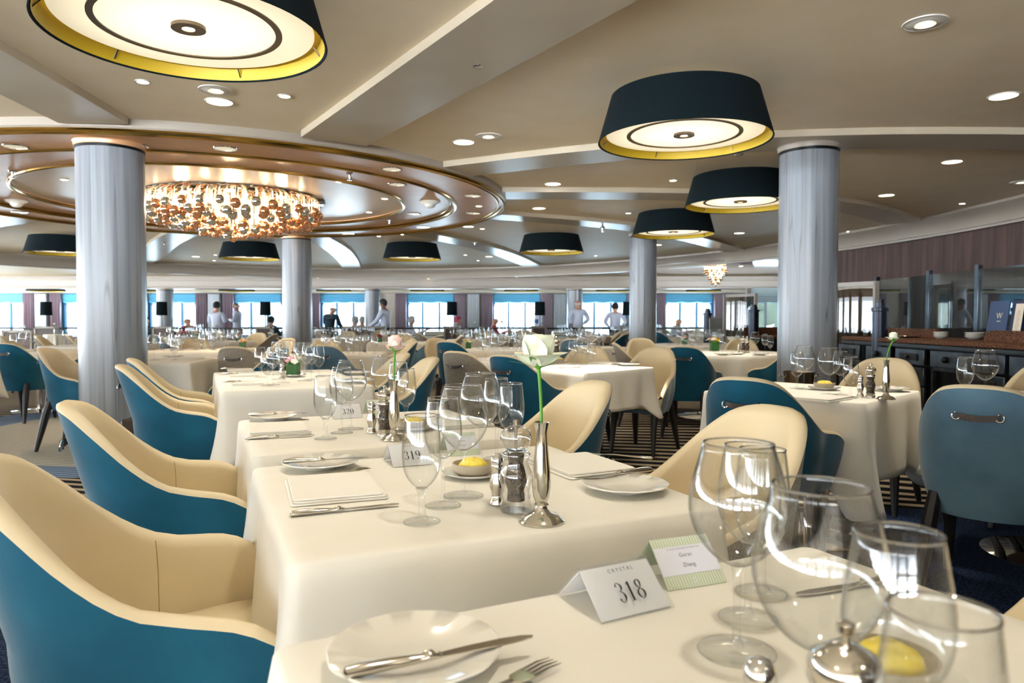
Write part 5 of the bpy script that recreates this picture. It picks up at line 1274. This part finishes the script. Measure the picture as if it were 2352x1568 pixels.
# ============================================================ ice bucket by the thick column
o = empty('ice_bucket', (DX(1836, 5.0), 5.0, 0)); tag(o, 'bronze ice bucket with knob handles in front of the thick right column', 'ice bucket')
MB().lathe([(.075, .56), (.082, .57), (.10, .76), (.108, .775), (.10, .775), (.075, .58), (0, .575)], 32).build('bucket', mat('bronze_silver', '#8a7c68', .2, .95), o)
for sg in (-1, 1): MB().tube([(sg * .10, 0, .735), (sg * .125, 0, .745), (sg * .135, 0, .75)], [.008, .006, .014], 10).build('knob_handle', CHROME, o)
MB().lathe([(.0, 0), (.13, 0), (.12, .012), (.015, .03), (.012, .53), (.07, .56), (0, .56)], 28).build('stand', CHROME, o)
# bag like strap stand left behind chairs: bronze bucket stand at the thick left column
o = empty('ice_bucket', (-2.80, 5.35, 0)); tag(o, 'tall dark ice bucket stand beside the thick left column', 'ice bucket')
MB().box((0, 0, .20), (.14, .14, .40)).build('stand', mat('dark_bronze', '#4a4038', .25, .8), o, bevel=.01); MB().box((0, 0, .006), (.2, .2, .012)).build('foot', BLACKM, o)

# ============================================================ service counter on the right
cx0, cx1 = 3.85, 4.75; y0, y1 = 4.6, 8.35
o = empty('service_counter', (0, 0, 0)); tag(o, 'long dark steel service counter with granite top by the brown wall', 'counter')
MB().box(((cx0 + cx1) / 2 + .05, (y0 + y1) / 2, .43), (cx1 - cx0 - .12, y1 - y0, .86)).build('carcass', HOLE, o)
MB().box(((cx0 + cx1) / 2, (y0 + y1) / 2, .925), (cx1 - cx0 + .06, y1 - y0 + .06, .04)).build('granite_top', GRANITE, o, bevel=.008)
MB().box((cx0 - .02, (y0 + y1) / 2, .885), (.03, y1 - y0 + .04, .03)).build('steel_edge', BLACKM, o)
for k, ya in enumerate((8.2, 7.55, 6.95, 6.35, 5.85, 5.3, 4.8)):
    w = .50; kind = k % 2
    if kind == 0:
        for j, (z, hh) in enumerate(((.78, .15), (.60, .17), (.40, .2))):
            d = MB().box((cx0 - .015, ya, z), (.03, w, hh)).build('drawer', STEEL, o, bevel=.006)
            MB().box((cx0 - .035, ya, z), (.015, w * .6, hh * .45)).build('label_window', HOLE, d, bevel=.003)
            MB().ball((cx0 - .05, ya, z), .018, 12, 8).build('knob', BLACKM, d)
    else:
        d = MB().box((cx0 - .015, ya, .78), (.03, w, .15)).build('drawer', STEEL, o, bevel=.006); MB().ball((cx0 - .045, ya, .78), .03, 14, 9).build('knob', BLACKM, d)
        mb = MB().box((cx0 - .005, ya - w / 2 + .02, .36), (.03, .03, .68)); mb.box((cx0 - .005, ya + w / 2 - .02, .36), (.03, .03, .68)); mb.box((cx0 - .005, ya, .69), (.03, w, .03)); mb.box((cx0 - .005, ya, .04), (.03, w, .03)); mb.build('niche_frame', STEEL, o)
# granite upstands with rounded ends
def upstand(x, ya, yb, lab, z=.945, h=.095):
    n = 10; poly = [(ya, z)] + [(yb - .12 + .12 * math.sin(PI / 2 * q / n) if False else yb - .09 * (1 - math.sin(PI / 2 * q / n)) , z + h * math.cos(PI / 2 * q / n)) for q in range(n + 1)]
    poly = [(ya, z), (ya, z + h)] + [(yb - .09 + .09 * math.sin(PI / 2 * q / n), z + h - .09 * (1 - math.cos(PI / 2 * q / n))) for q in range(n + 1)] + [(yb, z)]
    mb = MB(); m_ = len(poly); mb.add([(x - .02, p[0], p[1]) for p in poly] + [(x + .02, p[0], p[1]) for p in poly], [tuple(range(m_)), tuple(range(m_, 2 * m_))] + [(k, (k + 1) % m_, m_ + (k + 1) % m_, m_ + k) for k in range(m_)])
    return mb
for k, (x, ya, yb) in enumerate(((4.22, 8.35, 8.3), (4.2, 5.35, 6.4), (4.08, 4.6, 5.95), (4.0, 4.6, 5.45))):
    if k == 0: continue
    upstand(x, ya, yb, '').build('granite_upstand', GRANITE, o)
upstand(4.3, 7.3, 8.3, '').build('granite_upstand', GRANITE, o)
# glass screen with posts
def post(x, y, z0, z1, r, par, m=BLACKM): MB().box((x, y, (z0 + z1) / 2), (r, r, z1 - z0)).build('post', m, par, bevel=.004)
o = empty('glass_screen', (0, 0, 0)); tag(o, 'row of grey glass screens with metal posts behind the service counter', 'glass screen')
gx = 4.60
ys = [9.12, 7.98, 7.14, 6.2, 5.2]
for k, yy in enumerate(ys[:4]):
    zt = 1.66; MB().box((gx, yy, (.945 + zt) / 2), (.05, .06, zt - .945 + .03)).build('post', STEEL if k else BLACKM, o, bevel=.006)
for k in range(4): MB().box((gx, (ys[k] + ys[k + 1]) / 2, 1.29), (.012, abs(ys[k] - ys[k + 1]) - .07, .68)).build('glass_pane', SCREENG, o)
o = empty('glass_shelf', (0, 0, 0))
# menus on the counter
o = empty('menu_folder', (4.35, 6.35, .946)); tag(o, 'navy menu folder with pale letter W standing open on the counter', 'menu')
def lean_board(w, h, m_, mt, nm, par, t=.012): return MB().box((0, 0, h / 2), (t, w, h)).tf(m_).build(nm, mt, par, bevel=.002)
m0 = Matrix.Rotation(math.radians(8), 4, 'Y'); lean_board(.26, .36, m0 @ Matrix.Translation((0, .16, 0)) , NAVY, 'cover', o)
tm = textmesh('W', .075, PAPER); tm.transform(m0 @ Matrix.Translation((-.008, .14, .2)) @ Matrix.Rotation(-PI / 2, 4, 'Z') @ Matrix.Rotation(PI / 2, 4, 'X')); obj('logo', tm, o)
MB().box((-.008, .14, .175), (.002, .05, .006)).tf(m0).build('logo_bar', PAPER, o)
lean_board(.24, .36, m0 @ Matrix.Translation((.02, -.10, 0)), NAVYD, 'inner_cover', o)
o2 = empty('menu_card', (4.35, 6.35, .946)); tag(o2, 'tall cream menu card leaning against the navy folder', 'menu')
MB().box((-.002, -.10, .165), (.004, .10, .33)).tf(m0).build('card', PAPER, o2, bevel=.001)
mb = MB()
for k in range(16): mb.box((-.0055, -.10, .27 - .013 * k), (.001, .05 if k % 4 else .03, .0022))
mb.tf(m0).build('small_lettering', INKG, o2)
# folded plates and tray on the counter
for k, (x, y, z, r) in enumerate(((4.42, 6.9, .945, .09), (4.30, 7.25, .945, .07))):
    o = empty('bowl_stack', (x, y, z)); o.name = 'dish'
    for q in range(3):
        p_ = MB().lathe([(0, .004 + q * .018), (r * .5, q * .018), (r, .03 + q * .018), (r - .004, .032 + q * .018), (r * .5, .006 + q * .018), (0, .008 + q * .018)], 28).build('white_bowl', PORC, ang=50, loc=(x, y, z)); tag(p_, 'white bowl, %s of the nested three, %s on the counter' % (['bottom', 'middle', 'top'][q], ['larger set beside the menu folder', 'smaller set near the granite upstand'][k]), 'bowl')
    bpy.data.objects.remove(o)
o = MB().lathe([(0, 0), (.16, 0), (.175, .012), (.17, .014), (.155, .005), (0, .005)], 40).build('serving_tray', SILVER, ang=50, loc=(4.16, 7.7, .946)); tag(o, 'silver round serving tray on the counter by the dark post', 'tray')
# dark round post and bronze glass door panels
def round_post(x, y, z, lab, r=.075):
    o = empty('round_post', (x, y, 0)); tag(o, lab, 'post'); MB().lathe([(r, 0), (r, z - .09), (r + .012, z - .085), (r + .012, z - .05), (r * .75, z - .045), (r * .75, z)], 32).build('shaft', mat('dark_blue_metal' , '#1c2230', .3, .5), o, ang=40)
    MB().lathe([(r * .55, z), (r * .55, z + .04), (0, z + .042)], 24).build('cap', BLACKM, o)
round_post(DX(2021, 7.6), 7.6, 1.31, 'dark round metal post between curved glass door and counter')
round_post(DX(1731, 12.6), 12.6, 1.36, 'dark round metal post left of the thick right column', .085)
round_post(DX(1625, 14.5), 14.5, 1.32, 'dark round metal post at the far side of the small glass panel', .08)
def glass_door(pts, z1, lab, frame=.05):
    o = empty('glass_door', (0, 0, 0)); tag(o, lab, 'glass door')
    MB().grid([[(p[0], p[1], .08) for p in pts], [(p[0], p[1], z1 - frame) for p in pts]]).build('glass', BRONZEG, o, ang=60)
    rows = [[(p[0], p[1] + dy, z) for p in pts] for dy, z in ((-.02, z1 - frame), (-.02, z1), (.02, z1), (.02, z1 - frame))]
    MB().grid(rows + [rows[0]]).build('top_frame', PFRAME, o)
    for p in (pts[0], pts[-1]): MB().box((p[0], p[1], z1 / 2), (.05, .05, z1)).build('side_frame', PFRAME, o)
def arcpts(pa, pb, bulge, n=14):
    out = []
    for k in range(n + 1):
        t = k / n; x = pa[0] + (pb[0] - pa[0]) * t; y = pa[1] + (pb[1] - pa[1]) * t; b = bulge * math.sin(PI * t); L_ = math.hypot(pb[0] - pa[0], pb[1] - pa[1]); out.append((x - (pb[1] - pa[1]) / L_ * b, y + (pb[0] - pa[0]) / L_ * b))
    return out
glass_door(arcpts((DX(1850, 9.4), 9.4), (DX(2011, 8.25), 8.25), -.12), 1.575, 'curved bronze glass door beside the thick right column, reflecting windows')
glass_door(arcpts((DX(1664, 13.6), 13.6), (DX(1735, 12.95), 12.95), .08), 1.61, 'bronze glass door far behind the round table')
o = empty('framed_partition', (DX(1647, 14.2), 14.2, 0)); tag(o, 'small grey framed panel beside the far bronze door', 'partition')
MB().box((0, 0, .6), (.27, .03, 1.12)).build('pane', mat('grey_panel', '#7d7d79', .3), o); mb = MB().box((0, 0, 1.18), (.31, .05, .03)); mb.box((-.145, 0, .6), (.02, .05, 1.2)); mb.box((.145, 0, .6), (.02, .05, 1.2)); mb.build('frame', PFRAME, o)
o = empty('frosted_screen', (DX(1765, 13.4), 13.4, 0)); tag(o, 'pale frosted glass screen with thin stripes beside the thick right column', 'glass screen')
MB().box((.1, 0, 1.37), (.9, .02, .72)).build('pane', FROST, o); mb = MB()
for z in (1.52, 1.48, 1.56): mb.box((.1, -.012, z), (.6, .004, .008))
mb.build('stripe', PFRAME, o); MB().box((-.38, .0, .86), (.07, .07, 1.72)).build('post', PFRAME, o)
o = empty('side_counter', (DX(1775, 12.3), 12.3, 0)); tag(o, 'short granite topped counter left of the thick right column', 'counter')
MB().box((0, .2, .41), (.7, .5, .82)).build('carcass', HOLE, o); MB().box((0, .2, .84), (.76, .56, .04)).build('granite_top', GRANITE, o, bevel=.008); MB().box((0, .45, .93), (.7, .03, .15)).build('granite_upstand', GRANITE, o, bevel=.01)
o = empty('wall_mirror', (5.85, 13.75, 0)); tag(o, 'narrow dark framed mirror at the end of the brown wall', 'mirror')
MB().box((0, 0, 2.05), (.5, .02, .6)).build('glass', MIRR, o); MB().box((.26, 0, 2.05), (.03, .04, .64)).build('frame', BLACKM, o)

# ============================================================ outside the windows
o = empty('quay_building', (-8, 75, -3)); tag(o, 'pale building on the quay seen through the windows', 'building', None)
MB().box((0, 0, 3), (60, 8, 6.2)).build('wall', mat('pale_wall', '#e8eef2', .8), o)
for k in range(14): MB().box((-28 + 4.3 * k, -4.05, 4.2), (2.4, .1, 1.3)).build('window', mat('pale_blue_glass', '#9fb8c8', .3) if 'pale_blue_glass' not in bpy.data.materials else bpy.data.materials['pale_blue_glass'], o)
struct(MB().box((-4, 75, -4), (300, 96, .2)), 'ground_quay', mat('quay_concrete', '#c9ccca', .9))
rt = random.Random(9)
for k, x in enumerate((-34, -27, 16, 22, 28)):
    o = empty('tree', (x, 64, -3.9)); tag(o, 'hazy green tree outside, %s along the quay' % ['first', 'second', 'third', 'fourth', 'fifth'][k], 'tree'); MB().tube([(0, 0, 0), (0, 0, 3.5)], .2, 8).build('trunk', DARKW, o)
    mb = MB()
    for q in range(26): mb.ball((rt.uniform(-2, 2), rt.uniform(-1.5, 1.5), rt.uniform(3, 7.5)), rt.uniform(.5, 1.2), 8, 6)
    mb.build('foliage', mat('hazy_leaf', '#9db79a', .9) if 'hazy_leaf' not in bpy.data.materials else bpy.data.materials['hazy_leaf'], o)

# ============================================================ light
w = bpy.data.worlds.new('world'); S.world = w; w.use_nodes = True; bg = w.node_tree.nodes['Background']; bg.inputs[0].default_value = (.84, .92, 1.0, 1)
wt = w.node_tree; tc = wt.nodes.new('ShaderNodeTexCoord'); sp = wt.nodes.new('ShaderNodeSeparateXYZ'); mr = wt.nodes.new('ShaderNodeMapRange')   # overcast sky above; strong glow added below the horizon to light the ceiling
wt.links.new(tc.outputs['Generated'], sp.inputs[0]); wt.links.new(sp.outputs[2], mr.inputs[0]); mr.inputs[1].default_value = -.04; mr.inputs[2].default_value = .04; mr.inputs[3].default_value = 40.0; mr.inputs[4].default_value = 3.0
wt.links.new(mr.outputs[0], bg.inputs[1])
def area(name, loc, rot, sx, sy, e, col):
    L = bpy.data.lights.new(name, 'AREA'); L.shape = 'RECTANGLE'; L.size = sx; L.size_y = sy; L.energy = e; L.color = col
    o = bpy.data.objects.new(name, L); COL.objects.link(o); o.location = loc; o.rotation_euler = rot; return o
def spot(x, y, z, e, ang=70, blend=.8, col=(1, .91, .76)):
    L = bpy.data.lights.new('downlight_beam', 'SPOT'); L.energy = e; L.spot_size = math.radians(ang); L.spot_blend = blend; L.color = col; L.shadow_soft_size = .06
    o = bpy.data.objects.new('downlight_beam', L); COL.objects.link(o); o.location = (x, y, z - .03); return o
for k, x, y, z in DLW:
    spot(x, y, z, {'big': 18, 'ring': 8, 'gim': 9, 'small': 4}[k], {'big': 110, 'ring': 110, 'gim': 60, 'small': 60}[k])
def aim(px, py, tx, ty, e, ang):          # the gimbal spotlights are turned towards tables
    x, y = G(px, py, ZC); s_ = spot(x, y, ZC, e, ang, .5); s_.rotation_euler = (Vector((tx, ty, .75)) - Vector((x, y, ZC))).to_track_quat('-Z', 'Y').to_euler()
aim(1122, 312, .75, 5.6, 600, 30); aim(495, 206, -1.4, 4.5, 60, 50); aim(2125, 52, 1.6, 3.8, 70, 45); aim(1546, 414, 2.4, 8.2, 90, 40)
# added downlights, unseen above the frame, to brighten the near tables
for (x, y, e, a) in ((.3, .9, 28, 100), (-.6, 2.4, 28, 100), (.9, 2.6, 28, 100), (-1.4, -.6, 28, 110), (1.6, -.6, 28, 110)):
    DP['big'].put((x, y, ZC), 0, 'ceiling downlight above the near tables', 'ceiling light', 'downlights above the near tables'); spot(x, y, ZC, e, a)
# daylight at the far windows, plus fill added along the unseen left side
#area('daylight_fill', (-4, -6.9, 1.2), (PI / 2 + .35, 0, 0), 28, 1.5, 1500, (.70, .86, 1))
for x in wins: area('window_daylight', (x, 25.85, 1.2), (-PI / 2 - .2, 0, 0), 1.5, 1.1, 52, (.55, .80, 1))
for k in range(1, 10): area('window_daylight', (-19.9, -5.05 + 3.1 * k, 1.3), (0, -PI / 2 - .25, 0), 1.3, 2.0, 90, (.72, .86, 1))  # added to brighten the ceiling, turned upward; no source in view
S.view_settings.view_transform = 'Standard'; S.view_settings.look = 'None'; S.view_settings.gamma = 1; S.view_settings.use_curve_mapping = False
S.view_settings.exposure = 0.75
c = S.cycles
c.use_denoising = True; c.max_bounces = 10; c.diffuse_bounces = 4; c.glossy_bounces = 4; c.transmission_bounces = 6; c.transparent_max_bounces = 40; c.sample_clamp_indirect = 6; c.caustics_reflective = False; c.caustics_refractive = False
for o in [q for q in bpy.data.objects if q.name.startswith('glass_shelf')]: bpy.data.objects.remove(o)
